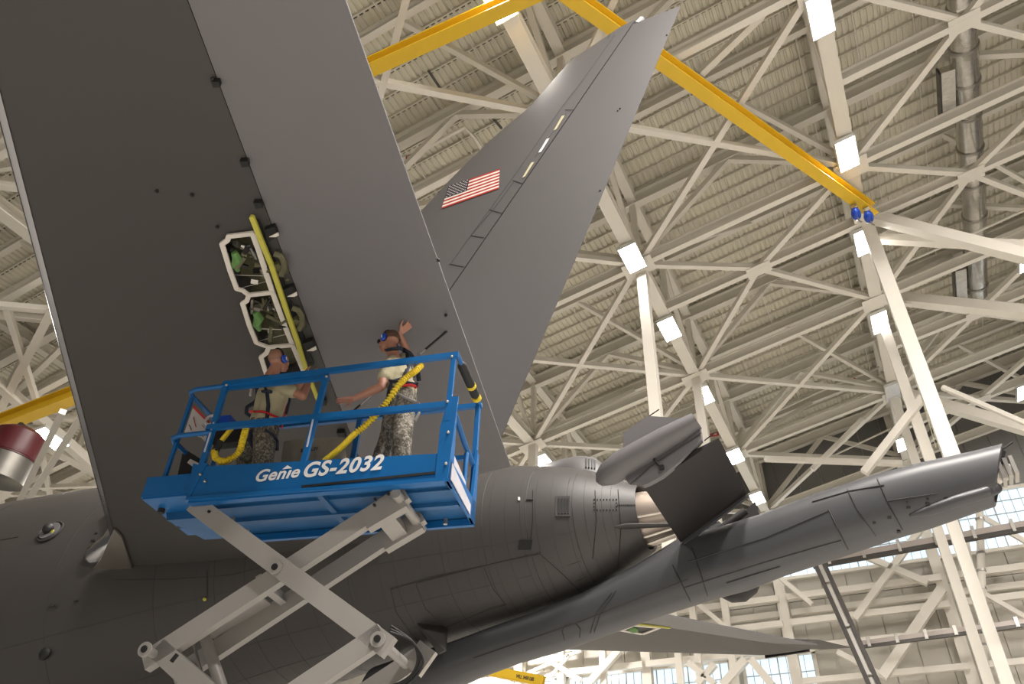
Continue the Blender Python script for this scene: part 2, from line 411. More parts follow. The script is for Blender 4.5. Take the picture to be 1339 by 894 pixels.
# rails and pipes along the far wall
def railthing(name, pa, pb, y, r, label, cat, dark=True):
    a = on(*pa, 1, y); b = on(*pb, 1, y)
    o = MB().beam(a, b, r, r * 1.1).build(name, m_rail); tag(o, label, cat)
    if dark: MB().beam(a - V((0, 0, r * .9)), b - V((0, 0, r * .9)), r * .9, r * .8).build('rail_channel', m_postd, o)
    nn = 6
    for i in range(nn):
        p = a.lerp(b, (i + .5) / nn); MB().box(p, (.14, r * 1.6, r * 2.4)).build('clamp', m_steel, o)
    return o
railthing('conveyor_rail', (1062, 735), (1350, 683.5), 38.5, .24, 'upper pinkish metal rail with dark underside crossing in front of the window band', 'rail')
railthing('conveyor_rail', (1118, 842), (1350, 811), 38.8, .17, 'lower thin pinkish metal rail along the beige wall girts', 'rail')
a = on(1281, 668, 1, 39.6); b = on(1287, 882, 1, 39.6)
o = MB().tube([a, b], .17, 10).build('standpipe', m_beam, None, True); tag(o, 'cream vertical pipe with clamps in front of the wall columns at far right', 'pipe')
for i in range(9):
    p = a.lerp(b, (i + .5) / 9); MB().tube([p - V((0, 0, .05)), p + V((0, 0, .05))], .2, 10).build('clamp', m_steel, o)
# dark slanted twin-rail post
a = on(1070, 733, 1, 33); b = on(1152, 915, 1, 33)
o = MB().beam(a + V((-.17, 0, 0)), b + V((-.17, 0, 0)), .17, .2, up=(0, 1, 0)).build('slanted_rail_post', m_postd); tag(o, 'dark slanted twin rail post below the boom in front of the far wall', 'post')
MB().beam(a + V((.17, 0, 0)), b + V((.17, 0, 0)), .17, .2, up=(0, 1, 0)).build('rail', m_postd, o)
MB().beam(a + V((0, .06, 0)), b + V((0, .06, 0)), .2, .06, up=(0, 1, 0)).build('web_plate', m_steel, o)
for i in range(3):
    p = a.lerp(b, (i + .5) / 3); MB().box(p + V((0, -.12, 0)), (.16, .04, .07)).build('tie_plate', m_steel, o)

# ceiling lights -----------------------------------------------------
RS = Matrix.Rotation(-math.atan(M), 3, 'Y')
def light(x, y, label, lit=True, z0=21.8, rz=0):
    loc = V((x, y, RZ(x, z0)))
    R_ = RS @ Matrix.Rotation(rz, 3, 'Z')
    o = empty('ceiling_light', loc, R_); tag(o, label, 'light', 'rectangular bay lights under the roof trusses')
    h = MB(); h.box((0, 0, .06), (.66, 1.28, .10)); h.build('housing', m_case, o)
    f = MB()
    for s in (-1, 1): f.box((s * .32, 0, -.01), (.03, 1.28, .05)); f.box((0, s * .63, -.01), (.66, .03, .05))
    f.build('frame', m_case, o)
    MB().box((0, 0, -.005), (.60, 1.22, .02)).build('diffuser', m_lamp if lit else m_lampoff, o)
    for s in (-1, 1): MB().beam((0, s * .5, .1), (0, s * .5, .24), .03, .03, up=(1, 0, 0)).build('hanger', m_case, o)
    return o
for x, y, l, lit in ((2.1, 13.5, 'lit bay light at the top of the right row, nearest the top edge', 1), (2.1, 18.66, 'lit bay light just above the right end of the yellow crane beam', 1),
                (2.1, 22.95, 'lit bay light directly below the blue hoist trolleys', 1), (2.1, 27.9, 'lit bay light half hidden by a column, fourth down the right row', 1),
                (2.1, 33.3, 'unlit square fixture in the right row of lights', 0), (2.1, 38.2, 'small lit bay light below the unlit fixture', 1),
                (-5.3, 18.8, 'largest lit bay light right of the fin trailing edge', 1), (-5.3, 23.04, 'second lit bay light down the middle row', 1), (-5.3, 27.95, 'third lit bay light, above the boom end plates', 1),
                (-5.3, 33.5, 'fourth lit bay light, at the right corner of the dark boom elevator', 1), (-5.3, 38.2, 'lowest lit bay light of the middle row, by the boom', 1),
                (-12.8, 28.0, 'lit bay light peeking over the rear fuselage below the fin', 1), (-5.3, 8.55, 'lit bay light cut by the top edge above the yellow beam', 1),
                (7.75, 27.8, 'lit bay light cut by the right edge, upper one', 1), (7.75, 37.6, 'lit bay light cut by the right edge, lower one', 1)):
    light(x, y, l, bool(lit))
p = rp(66, 573, 21.3); light(p.x, p.y, 'lit bay light at far left below the yellow beam, beside the maroon drum', True, 21.3, rz=.15)

# yellow crane beams --------------------------------------------------
def crane(a, b, label, z_w=.36, z_h=.46):
    o = MB(); a = V(a); b = V(b)
    o.beam(a, b, z_w, .05); o.beam(a + V((0, 0, z_h)), b + V((0, 0, z_h)), z_w, .05); o.beam(a + V((0, 0, z_h / 2)), b + V((0, 0, z_h / 2)), .06, z_h)
    r = o.build('crane_beam', m_crane); tag(r, label, 'crane beam'); return r
y1a = rp(700, -33, 21.35); y1b = rp(1143, 281, 21.35)
cb = crane(y1a, y1b, 'long yellow crane beam crossing the roof from the top edge to the hoist trolleys')
y2a = rp(440, 112, 21.0); y2b = rp(715, -12, 21.0)
crane(y2a, y2b, 'yellow crane beam at the top edge between stabilizer and fin tip', .36, .38)
crane(rp(-20, 568, 20.0), rp(135, 508, 20.0), 'short yellow crane beam at far left behind the shiny leading edge', .40, .5)
a = on(612, 877, 1, 26); b = on(712, 897, 1, 26)
cb4 = crane(a, b, 'low yellow crane beam with a load rating below the boom', .24, .30)
d = (b - a).normalized(); nr = d.cross(V((0, 0, 1))).normalized()
if nr.dot(CAM - a) < 0: nr = -nr
uu = nr.cross(d)
Mx = Matrix.Translation(a.lerp(b, .66) + nr * .145 + V((0, 0, .08))) @ Matrix((( d.x, uu.x, nr.x), (d.y, uu.y, nr.y), (d.z, uu.z, nr.z))).to_4x4()
MB().beam(a + nr * .125 + V((0, 0, .15)), b + nr * .125 + V((0, 0, .15)), .02, .28).build('web_plate', m_crane, cb4)
text_mesh('load_rating', 'WLL 3450 LBS', .16, m_ink, cb4, Mx, bold=.004, ext=.003, xs=.72)
# hoist trolleys
for i, (px, py) in enumerate(((1122, 279), (1131, 285))):
    c = rp(px, py, 20.95); c.x += (-.06, .12)[i]
    o = empty('hoist_trolley', c); tag(o, ('left' if i == 0 else 'right') + ' blue webbing hoist trolley hanging from the yellow crane beam end', 'hoist', 'blue hoist trolleys')
    MB().ball((0, 0, 0), (.16, .24, .2), 12).build('reel', m_muff, o, 'all')
    MB().box((0, 0, .24), (.2, .3, .16)).build('trolley', m_steel, o)
    MB().tube([(0, 0, -.15), (.02, 0, -.35), (.08, 0, -.42)], .03, 6).build('hook', m_steel, o)
# foil duct -----------------------------------------------------------
pts = [rp(1255, -60, 23.9), rp(1260, 60, 23.9), rp(1267, 170, 23.9), rp(1274, 280, 23.9), rp(1277, 384, 23.9)]
o = MB(); P = spline(pts, 10); rs = [.42 + .012 * math.sin(i * 1.9) for i in range(len(P))]
o.tube(P, rs, 20); duct = o.build('air_duct', m_duct, None, True); tag(duct, 'silver foil wrapped round air duct running under the roof at right', 'duct')
for i in range(2, len(P) - 1, 4):
    d = (P[i + 1] - P[i]).normalized(); MB().tube([P[i] - d * .05, P[i] + d * .05], .46, 20).build('duct_band', m_steel, duct)
for (x0, y0, x1, y1) in ((1238, 90, 1240, 150), (1255, 350, 1257, 388)):
    a = rp(x0, y0, 23.9); b = rp(x1, y1, 23.9)
    MB().beam(a, b, .42, .3).build('branch_box', m_duct, duct); MB().beam(a - V((.25, 0, 0)), b - V((.25, 0, 0)), .06, .4).build('louver', m_postd, duct)
# sprinkler pipes, thin hangers and small signs
def pipe(label, pts, z0, r=.06, m=None):
    o = MB().tube([rp(*p, z0) for p in pts], r, 8).build('sprinkler_pipe', m or m_beam, None, True); tag(o, label, 'pipe'); return o
pipe('cream sprinkler pipe with a bend between stabilizer and fin, by the red sign', [(420, 232), (540, 203), (608, 166), (622, 182), (636, 205)], 24.6, .075)
pipe('thin pipe crossing the roof deck left of the long crane beam end', [(986, 552), (1080, 508), (1150, 480)], 24.6, .05)
pipe('thin pipe below the lower right roof chords', [(1080, 600), (1165, 560)], 23.2, .05)
pipe('thin pipe at right across the foil duct', [(1180, 345), (1262, 310), (1339, 275)], 22.7, .05)
for (px, py, l) in ((538, 204, 'small red sign on the bent pipe between stabilizer and fin'), (1113, 497, 'small red sign hanging under the roof deck near the right truss row'), (934, 568, 'small red sign above the dark boom elevator')):
    c = rp(px, py, 24.2 if px != 934 else 22.5); s = MB().box((0, 0, 0), (.42, .04, .17)); q = s.build('pipe_sign', m_redsign); q.location = c; tag(q, l, 'sign')
    MB().box((0, -.025, 0), (.3, .01, .05)).build('lettering', m_decal, q)
b = MB()
for k in range(26):
    x = -30 + k * 1.86; b.beam(sl(x, 2, 25.75), sl(x, 41, 25.75), .035, .035)
b.build('sag_rods', m_beam, ceiling, kind='stuff')
for a, bq in (((500, 87), (520, 120)), ((578, 142), (592, 160)),):
    MB().beam(rp(a[0] + 60, a[1] + 5, 25.3), rp(bq[0] + 64, bq[1] + 8, 25.3), .07, .05).build('dark_slot', m_postd, ceiling)
# loose tube strut below the top chord near fin tip
a = rp(917, 96, 22.8); b = rp(997, 19, 22.8); MB().beam(a, b, .2, .2).build('tube_strut', m_beam, ceiling)
a = rp(842, 84, 23); 
# ropes hanging at right
b = MB()
for p0, p1 in (((1152, 330), (1249, 600)), ((1155, 350), (1224, 585))): b.tube([on(*p0, 1, 24), on(*p1, 1, 24)], .012, 5)
o = b.build('pull_rope', m_tan); tag(o, 'thin yellow pull ropes hanging beside the tall cream column', 'rope')
# maroon drum at far left
c = rp(10, 603, 17.4)
o = empty('extractor_drum', c, Matrix.Rotation(.12, 3, 'Y')); tag(o, 'maroon and bare metal drum unit hanging at the left edge under the yellow beam', 'drum')
sc = (c - CAM).length / 1015 * .88
MB().tube([(0, 0, 42 * sc), (0, 0, 36 * sc), (0, 0, 4 * sc)], [20 * sc, 29 * sc, 31 * sc], 28).build('drum_body', m_red, o, True)
MB().tube([(0, 0, 4 * sc), (0, 0, -26 * sc), (0, 0, -30 * sc)], [30 * sc, 31 * sc, 22 * sc], 28).build('metal_skirt', m_skirt, o, True)
MB().tube([(0, 0, 10 * sc), (0, 0, 6 * sc)], [31.6 * sc, 31.6 * sc], 28).build('band', m_red, o, True)
MB().tube([(0, 0, 44 * sc), (-18 * sc, 0, 54 * sc)], 4 * sc, 8).build('pipe_stub', m_postd, o, True)
# ================================================================ AIRCRAFT
AO = V((-12.1718, 9.5084, 5.8858))
def rot3(a, b, c):
    ca, sa, cb, sb, cc, s_ = math.cos(a), math.sin(a), math.cos(b), math.sin(b), math.cos(c), math.sin(c)
    return Matrix(((ca, -sa, 0), (sa, ca, 0), (0, 0, 1))) @ Matrix(((cb, 0, -sb), (0, 1, 0), (sb, 0, cb))) @ Matrix(((1, 0, 0), (0, cc, -s_), (0, s_, cc)))
AR = rot3(-0.0236, 0.0098, 0.0059); ARI = AR.transposed()
ac = empty('tanker_aircraft', AO, AR)
tag(ac, 'grey tail end of a large tanker jet with fin, stabilizers and boom', 'aircraft')
LO = ARI @ (CAM - AO)
def lray(px, py): return ARI @ ray(px, py)
def la(px, py, ax, v):
    d = lray(px, py); return LO + d * ((v - LO[ax]) / d[ax])
OFF, HR, HT, DH, TR, TT, SS = 8.7042, 5.6717, 1.0936, 1.3902, 7.9265, 1.9666, 10.1145
KD = DH / SS
def ls(px, py, off=0.0):   # on the lower plane of the port stabilizer
    d = lray(px, py); t = (-KD * LO.y - off - LO.z) / (d.z + KD * d.y); return LO + d * t
def th(s): return .95 * (1 - s) + .28 * s
US = [1, .9, .7, .5, .32, .18, .09, .04, .015, .003]
def low(u): return .045 * math.sin(math.pi * min(1, u) ** .7)
def upz(u): return (1.9 * math.sqrt(max(u, 0)) - 1.45 * u)   # 0..~.62..0.45
def ring(s, sd, us=US, grow=0.0):
    ch = HR + (HT - HR) * s; T = th(s); r = []
    for u in us: r.append(V((OFF * s + ch * u, sd * SS * s, DH * s - low(u) * (1 - .6 * s) - grow)))
    r.append(V((OFF * s - .012 - grow, sd * SS * s, DH * s + .03 * T)))
    for u in us[::-1]: r.append(V((OFF * s + ch * u, sd * SS * s, DH * s + T * upz(u) * .62 + grow)))
    return r
SV = [.05 + .95 * i / 14 for i in range(15)]
def apply_bool(o, cutter):
    md = o.modifiers.new('cut', 'BOOLEAN'); md.operation = 'DIFFERENCE'; md.solver = 'EXACT'; md.object = cutter
    bpy.context.view_layer.update()
    dg = bpy.context.evaluated_depsgraph_get(); me = bpy.data.meshes.new_from_object(o.evaluated_get(dg))
    o.modifiers.clear(); o.data = me; bpy.data.objects.remove(cutter)
stabs = {}
for sd in (-1, 1):
    b = MB(); b.loft([ring(s, sd) for s in SV]); st = b.build('stabilizer', m_gray, ac, 35); stabs[sd] = st
    st['label'] = 'near stabilizer seen from below' if sd < 0 else 'far stabilizer below the boom'
    # polished leading edge
    rings = []
    for i in range(41):
        s = .1 + .9 * i / 40; ch = HR + (HT - HR) * s; wd = .09 / ch
        us = [wd, wd * .6, wd * .3, wd * .1, .001]
        r = [V((OFF * s + ch * u, sd * SS * s, DH * s - low(u) * (1 - .6 * s) - .008)) for u in us]
        r.append(V((OFF * s - .03, sd * SS * s, DH * s + .03 * th(s))))
        r += [V((OFF * s + ch * u, sd * SS * s, DH * s + th(s) * upz(u) * .62 + .01)) for u in us[::-1]]
        rings.append(r)
    if sd < 0: MB().loft(rings, caps=False, closed=False).build('leading_edge', m_chrome, st, 60, fix=False)
    # elevator
    def ering(s, defl=0):
        c0 = HR + (HT - HR) * s + .003; c1 = TR + (TT - TR) * s; T = th(s); x0 = OFF * s + c0; L = c1 - c0; y = sd * SS * s; z = DH * s
        h0 = T * upz(1) * .62
        P = [(x0 + .005, .0), (x0 + L * .3, -.012), (x0 + L, .0), (x0 + L, .02), (x0 + L * .5, h0 * .55), (x0 + L * .1, h0 * .98), (x0, h0 * .8), (x0 - .0, h0 * .2)]
        ca, sa = math.cos(defl), math.sin(defl); out = []
        for (x, zz) in P:
            dx = x - x0; out.append(V((x0 + dx * ca - (zz - h0 / 2) * sa, y, z + h0 / 2 + dx * sa + (zz - h0 / 2) * ca)))
        return out
    if sd < 0:
        el = MB().loft([ering(.207 + .793 * i / 8) for i in range(9)]).build('elevator', m_gray2, st, 35)
    else:
        el = MB().loft([ering(.075 + .76 * i / 8, math.radians(-10)) for i in range(9)]).build('elevator', m_gray2, st, 35)
        MB().loft([ering(.845 + .155 * i / 2, math.radians(-5)) for i in range(3)]).build('elevator', m_gray, st, 35)
    # dark seal closing the hinge gap
    b = MB()
    for i in range(14):
        s0, s1 = SV[i], SV[i + 1]
        if s0 < .19: continue
        p = [V((OFF * s + HR + (HT - HR) * s + .01, sd * SS * s, DH * s + .03)) for s in (s0, s1)]
        b.beam(p[0], p[1], .06, .03)
    b.build('hinge_gap_seal', m_seam2, st)
    # tip cap
    r = ring(1.0, sd); r2 = [V((p.x * .0 + (OFF + HT * .5) + (p.x - OFF - HT * .5) * .75, sd * (SS + .12), DH + (p.z - DH) * .5 + .03)) for p in r]
    MB().loft([r, r2]).build('tip_cap', m_dark if sd > 0 else m_gray, st, 35)
    if sd > 0:
        for a_, b_ in (((1018, 854.5), (1029, 852.5)), ((1033, 852), (1045, 850)), ((1047, 849.5), (1053, 848.5))):
            p = la(*a_, 1, SS + .14); q = la(*b_, 1, SS + .14); MB().beam(p, q, .02, .12).build('decal', m_decal, st)
        # dark tip band
        p = la(1000, 856, 1, SS + .12); q = la(1058, 847, 1, SS + .12); MB().beam(p, q, .06, .15).build('tip_band', m_dark, st)
# open access bay in the near stabilizer
HZ = lambda a, b: (250 + a * .2685, 260 + b * .2685)
outer = [(152, 218), (180, 200), (184, 182), (300, 168), (395, 430), (480, 690), (548, 836), (480, 870), (385, 880), (343, 770), (368, 750), (352, 712), (320, 700), (252, 508), (274, 495), (282, 468), (254, 446), (224, 438)]
def spr(pts, d0, d1, ex=None):
    bot = [ls(*HZ(*p), d0) for p in pts]; return bot
cut = MB(); bt = [ls(*HZ(*p), .0) - V((0, 0, .3)) for p in outer]
cut.prism(bt, (0, 0, .3 + .20)); cutter = cut.build('cutter', m_black, ac)
apply_bool(stabs[-1], cutter)
st = stabs[-1]
bay = MB(); bay.prism([ls(*HZ(*p), .0) + V((0, 0, .185)) for p in outer], (0, 0, .01)); bay.build('bay_ceiling', m_olive, st)
fr = empty('access_frame', parent=st); 
def strip(pts, wd, thick=.02, off=.03, closed=False, mt=m_white, name='frame_member', par=None):
    P = [ls(*p, off) for p in pts]
    n = len(P); b = MB()
    for i in range(n if closed else n - 1): b.beam(P[i], P[(i + 1) % n], wd, thick)
    for p in P: b.tube([p - V((0, 0, thick / 2)), p + V((0, 0, thick / 2))], wd / 2, 8)
    return b.build(name, mt, par or st)
bpy.data.objects.remove(fr)
strip([HZ(*p) for p in ((300, 168), (330, 250), (392, 440), (470, 650), (548, 836))], .052, off=.035)
strip([HZ(*p) for p in ((300, 168), (182, 182), (178, 200), (150, 218), (190, 350), (222, 438), (252, 446), (280, 468), (398, 455))], .045, off=.04)
strip([HZ(*p) for p in ((280, 468), (272, 495), (250, 508), (285, 620), (318, 700), (350, 712), (378, 722), (490, 712))], .045, off=.045)
strip([HZ(*p) for p in ((378, 722), (366, 750), (340, 770), (362, 840), (385, 900))], .045, off=.05)
strip([HZ(*p) for p in ((297, 90), (340, 200), (390, 320), (450, 500), (520, 700), (556, 822))], .045, thick=.03, off=.075, mt=m_yel, name='edge_channel')
strip([(401, 484), (409, 505), (415, 521)], .035, thick=.03, off=.075, mt=m_yel, name='edge_channel')
strip([HZ(*p) for p in ((318, 110), (365, 235), (415, 345), (470, 490), (540, 680), (585, 800))], .06, thick=.02, off=.012, mt=m_black, name='channel_recess')
# machinery in the bay
def mech(cx, cy, n, seed, spread=.16):
    r2 = random.Random(seed); b = MB(); c = ls(cx, cy, -.06)
    for i in range(n):
        p = c + V((r2.uniform(-1, 1) * spread * .8, r2.uniform(-1, 1) * spread * 1.3, r2.uniform(-.08, .06)))
        d = V((r2.uniform(-1, 1), r2.uniform(-1, 1), r2.uniform(-.4, .4))).normalized() * r2.uniform(.04, .12)
        if i % 2: b.tube([p - d, p + d], r2.uniform(.01, .025), 8, r2.choice((0, 0, 1, 2)))
        else: b.box(p, (r2.uniform(.02, .07), r2.uniform(.02, .07), r2.uniform(.02, .05)), r2.choice((0, 1, 2)), Matrix.Rotation(r2.uniform(0, 3), 3, (1, .4, .7)))
    return b
mech(*HZ(285, 300), 26, 3).build('flight_control_mechanism', [m_olive, m_steel, m_black], st)
mech(*HZ(385, 560), 24, 4).build('flight_control_mechanism', [m_olive, m_steel, m_black], st)
for cx, cy in ((208, 300), (312, 590)):
    P = [ls(*HZ(cx + dx, cy + dy), .0) for dx, dy in ((0, -40), (18, -10), (6, 20), (22, 50))]
    MB().tube(P, [.03, .05, .045, .02], 8).build('green_fitting', m_green, st, True)
for (a_, b_) in (((215, 370), (362, 375)), ((250, 432), (372, 400)), ((330, 632), (440, 636)), ((335, 690), (468, 658))):
    MB().tube([ls(*HZ(*a_), .0), ls(*HZ(*b_), .0)], .004, 5).build('bay_cable', m_steel, st)
for cx, cy, s_ in ((425, 325, 1), (512, 590, 1)):
    b = mech(*HZ(cx, cy), 16, cx, .09); b.box(ls(*HZ(cx + 12, cy + 10), .03), (.07, .14, .05), 2); b.build('hinge_actuator', [m_olive, m_black, m_olive], st)
    P = [ls(*HZ(cx - 20 + 50 * math.sin(t), cy + 60 * -math.cos(t)), .06) for t in (0, .6, 1.2, 1.8, 2.4)]
    MB().tube(P, .03, 8).build('hinge_arm', m_olive, st, True)
# black hinge brackets along the elevator line
for i, (px, py) in enumerate(((284, 106), (321, 210), (339, 264), (356, 300), (380, 378), (405, 449), (422, 522), (447, 565))):
    big = 3 <= i <= 5; k = 1.45 if big else 1.0
    o = MB(); c = [ls(px + dx * k, py + dy * k, .01) for dx, dy in ((-6, -3), (3, -6), (6, 2), (-2, 8))] if big else [ls(px + dx, py + dy, .01) for dx, dy in ((-6, -4), (4, -4), (6, 3), (-3, 4))]
    o.prism(c, (0, 0, -.05)); h = o.build('hinge_bracket', m_black, st)
    if big:
        c2 = [ls(px + dx, py + dy, .065) for dx, dy in ((-4, 9), (8, 3), (9, 7), (5, 9))]; MB().prism(c2, (0, 0, -.01)).build('bracket_lip', m_white, h)
# rivets and little marks on the lower skin
b = MB()
for px, py in ((278, 103), (251, 255), (284, 297), (583, 412), (573, 340), (470, 560), (205, 250)): b.ball(ls(px, py, .03), .018, 6)
b.build('drain_marks', m_black, st, kind='stuff')
def seamline(pts, wd=.012, off=.006, n=10, par=None, hit=None, mt=m_seam, name='panel_seam'):
    P = []
    for i in range(len(pts) - 1):
        for k in range(n):
            t = k / n; P.append((pts[i][0] + (pts[i + 1][0] - pts[i][0]) * t, pts[i][1] + (pts[i + 1][1] - pts[i][1]) * t))
    P.append(pts[-1]); Q = []
    for p in P:
        h = hit(*p)
        if h is not None: Q.append(h)
    return Q


# ---------------------------------------------------------------- fuselage
KX = [-14, -12, -6, -1, 3, 6, 8.5, 9.437]
KT = [3.15, 3.15, 3.14, 2.89, 2.31, 1.78, 1.23, .80]
KB = [-5.0, -4.63, -3.56, -2.45, -1.38, -.89, -.53, -.10]
def cr1(xs_, ys_, x):
    x = min(max(x, xs_[0]), xs_[-1]); i = max(k for k in range(len(xs_) - 1) if xs_[k] <= x)
    h = xs_[i + 1] - xs_[i]; t = (x - xs_[i]) / h
    def m_(k):
        if k == 0: return (ys_[1] - ys_[0]) / (xs_[1] - xs_[0])
        if k == len(xs_) - 1: return (ys_[-1] - ys_[-2]) / (xs_[-1] - xs_[-2])
        return (ys_[k + 1] - ys_[k - 1]) / (xs_[k + 1] - xs_[k - 1])
    a, b_ = ys_[i], ys_[i + 1]; return (2 * t ** 3 - 3 * t * t + 1) * a + (t ** 3 - 2 * t * t + t) * h * m_(i) + (-2 * t ** 3 + 3 * t * t) * b_ + (t ** 3 - t * t) * h * m_(i + 1)
def fring(x, n=64, g=0):
    zt = cr1(KX, KT, x); zb = cr1(KX, KB, x); zc = (zt + zb) / 2; rz = (zt - zb) / 2 + g; ry = (zt - zb) / 2 * .95 + g
    return [V((x, ry * math.cos(2 * math.pi * j / n), zc + rz * math.sin(2 * math.pi * j / n))) for j in range(n)]
b = MB(); b.loft([[V((x, p.y, p.z)) for p in fring(-14)] for x in (-34, -26, -20)] + [fring(-14 + 23.437 * i / 70) for i in range(71)], caps=False)
inner = [V((9.437 - .02, p.y * .93, (p.z - .35) * .93 + .35)) for p in fring(9.437)]; inner2 = [V((9.0, p.y, p.z)) for p in inner]
b.loft([fring(9.437), inner, inner2], caps=False); fus = b.build('fuselage', m_gray, ac, 35)
def bvh_of(o):
    me = o.data; return BVHTree.FromPolygons([v.co.copy() for v in me.vertices], [tuple(p.vertices) for p in me.polygons])
BF = bvh_of(fus)
def hitf(px, py, bv=None, off=.006):
    d = lray(px, py).normalized(); h = (bv or BF).ray_cast(LO, d)
    if h[0] is None: return None
    n_ = h[1] if h[1].dot(d) < 0 else -h[1]
    return h[0] + n_ * off
MB().loft([[V((9.02, p.y, p.z)) for p in fring(9.437)]] * 1 + [[V((8.98, p.y * .01, p.z * .01 + .35)) for p in fring(9.437)]], caps=False).build('tail_bulkhead', m_dark, fus)
cr_ = [[V((x, r * math.cos(g * math.pi / 16), .33 + r * math.sin(g * math.pi / 16))) for g in range(32)] for x, r in ((8.99, .38), (9.45, .36), (9.8, .30), (10.15, .22), (10.16, .17), (9.9, .16))]
MB().loft(cr_).build('exhaust_cone', m_cone, fus, 35)
for k in range(4):
    g = math.radians(200 + 22 * k); MB().tube([(9.4, .37 * math.cos(g), .33 + .37 * math.sin(g)), (10.1, .235 * math.cos(g), .33 + .235 * math.sin(g))], .016, 6).build('cone_rib', m_fair, fus)
# circumferential skin seams
sm = MB()
xs_ = [-9, -5.6, -2.1, .6, 2.4, 3.4, 3.9, 4.4, 4.9, 5.5, 6.2, 6.9, 7.5, 8.1, 8.7, 9.15]
for x in xs_:
    r_ = fring(x, 64, .0); sm.tube(r_[24:60], .0035, 4, caps=False)
for k in range(30):
    r_ = fring(3.1 + .205 * k, 64, .0); sm.tube(r_[26:54], .0012, 3, caps=False)
for zf in (math.radians(205), math.radians(232), math.radians(250)):
    P = []
    for i in range(36):
        x = -12 + 21.2 * i / 35; zt = cr1(KX, KT, x); zb = cr1(KX, KB, x); P.append(V((x, (zt - zb) / 2 * .95 * math.cos(zf), (zt + zb) / 2 + (zt - zb) / 2 * math.sin(zf))))
    sm.tube(P, .002, 4)
def fs_line(pts, r=.005, hit=hitf):
    Q = seamline(pts, hit=hit)
    if len(Q) > 1: sm.tube(Q, r, 4)
for L_ in ([(511, 771), (560, 755), (640, 738), (706, 724)], [(511, 771), (518, 800), (540, 832), (566, 856)], [(544, 764), (556, 795), (582, 820)], [(706, 724), (735, 750), (766, 780)],
           [(633, 742), (645, 770), (662, 790)], [(582, 820), (640, 796), (662, 790)], [(0, 706), (24, 702)], [(271, 745), (271, 782)], [(150, 758), (230, 757), (300, 752), (400, 728), (470, 690)],
           [(697, 641), (697, 680), (694, 705)], [(778, 641), (780, 680), (775, 730)], [(808, 640), (812, 690), (808, 745)]):
    fs_line(L_)
sm.build('panel_seams', m_seam2, fus, kind='stuff')
# rivets: dotted access panel and hinge line
rv = MB()
def dots(a_, b_, n, r=.010, hit=hitf):
    for i in range(n):
        t = i / (n - 1); h = hit(a_[0] + (b_[0] - a_[0]) * t, a_[1] + (b_[1] - a_[1]) * t)
        if h is not None: rv.ball(h, r, 5)
for a_, b_, n in (((511, 769), (706, 722), 70), ((777, 653), (806, 653), 8), ((777, 666), (806, 666), 8), ((777, 653), (777, 666), 4), ((806, 653), (806, 666), 4), ((808, 660), (840, 660), 14), ((545, 762), (628, 741), 40)): dots(a_, b_, n)
rv.build('rivets', m_seam, fus, kind='stuff')
# louvred vents
def patch(cx, cy, w_, h_, mt, name, off=.01, hit=hitf, par=None, skew=0):
    c = [hit(cx - w_ / 2 + skew, cy - h_ / 2), hit(cx + w_ / 2 + skew, cy - h_ / 2), hit(cx + w_ / 2 - skew, cy + h_ / 2), hit(cx - w_ / 2 - skew, cy + h_ / 2)]
    if any(p is None for p in c): return None
    n_ = (c[1] - c[0]).cross(c[3] - c[0]).normalized()
    if n_.dot(LO - c[0]) < 0: n_ = -n_
    b = MB().prism([p + n_ * (off - .012) for p in c], n_ * .014); return b.build(name, mt, par or fus)
v = patch(736, 662, 19, 26, m_gray, 'vent_panel', .008)
for k in range(4): patch(731 + 4 * k, 662, 2.3, 20, m_black, 'louver_slot', .014, par=v)
patch(687, 712, 17, 13, m_black, 'air_inlet', .012, skew=1)
patch(679, 652.5, 2.5, 4, m_decal, 'decal', .01); patch(693, 653, 9, 1.2, m_seam, 'placard', .01)
patch(69, 791, 7, 3, m_seam, 'placard', .01, skew=1); patch(75, 791, 4, 3, m_seam, 'placard', .01)
patch(122, 707, 5, 2, m_black, 'drain_slot'); patch(126, 697, 3, 1.6, m_black, 'drain_slot'); patch(100, 786, 5, 2, m_black, 'drain_slot')
c = hitf(268, 783); MB().ball(c, .03, 8).build('drain_stub', m_yel, fus, True)
c = hitf(59, 854); MB().ball(c, (.11, .06, .1), 12).build('tail_port', m_black, fus, True)
# ringed light on the left
c = hitf(66, 695, off=.0); n_ = (hitf(60, 690, off=0) - c).cross(hitf(70, 690, off=0) - c).normalized()
if n_.dot(LO - c) < 0: n_ = -n_
t1 = n_.cross(V((0, 0, 1))).normalized(); t2 = n_.cross(t1)
P = [c + t1 * (.22 * math.cos(g * .2618)) + t2 * (.2 * math.sin(g * .2618)) + n_ * .01 for g in range(25)]
lt = MB().tube(P, .018, 6).build('light_ring', m_seam, fus, True)
MB().tube([c, c + n_ * .04], .17, 20).build('ring_plate', m_gray2, fus, True)
MB().ball(c + n_ * .07 - t1 * .0, .09, 12).build('position_light', m_dark, fus, 'all'); MB().box(c + n_ * .045 + t1 * .08 * (1 if (t1.x > 0) else -1) - V((0, 0, .05)), (.1, .03, .06)).build('lens', m_yel, fus)
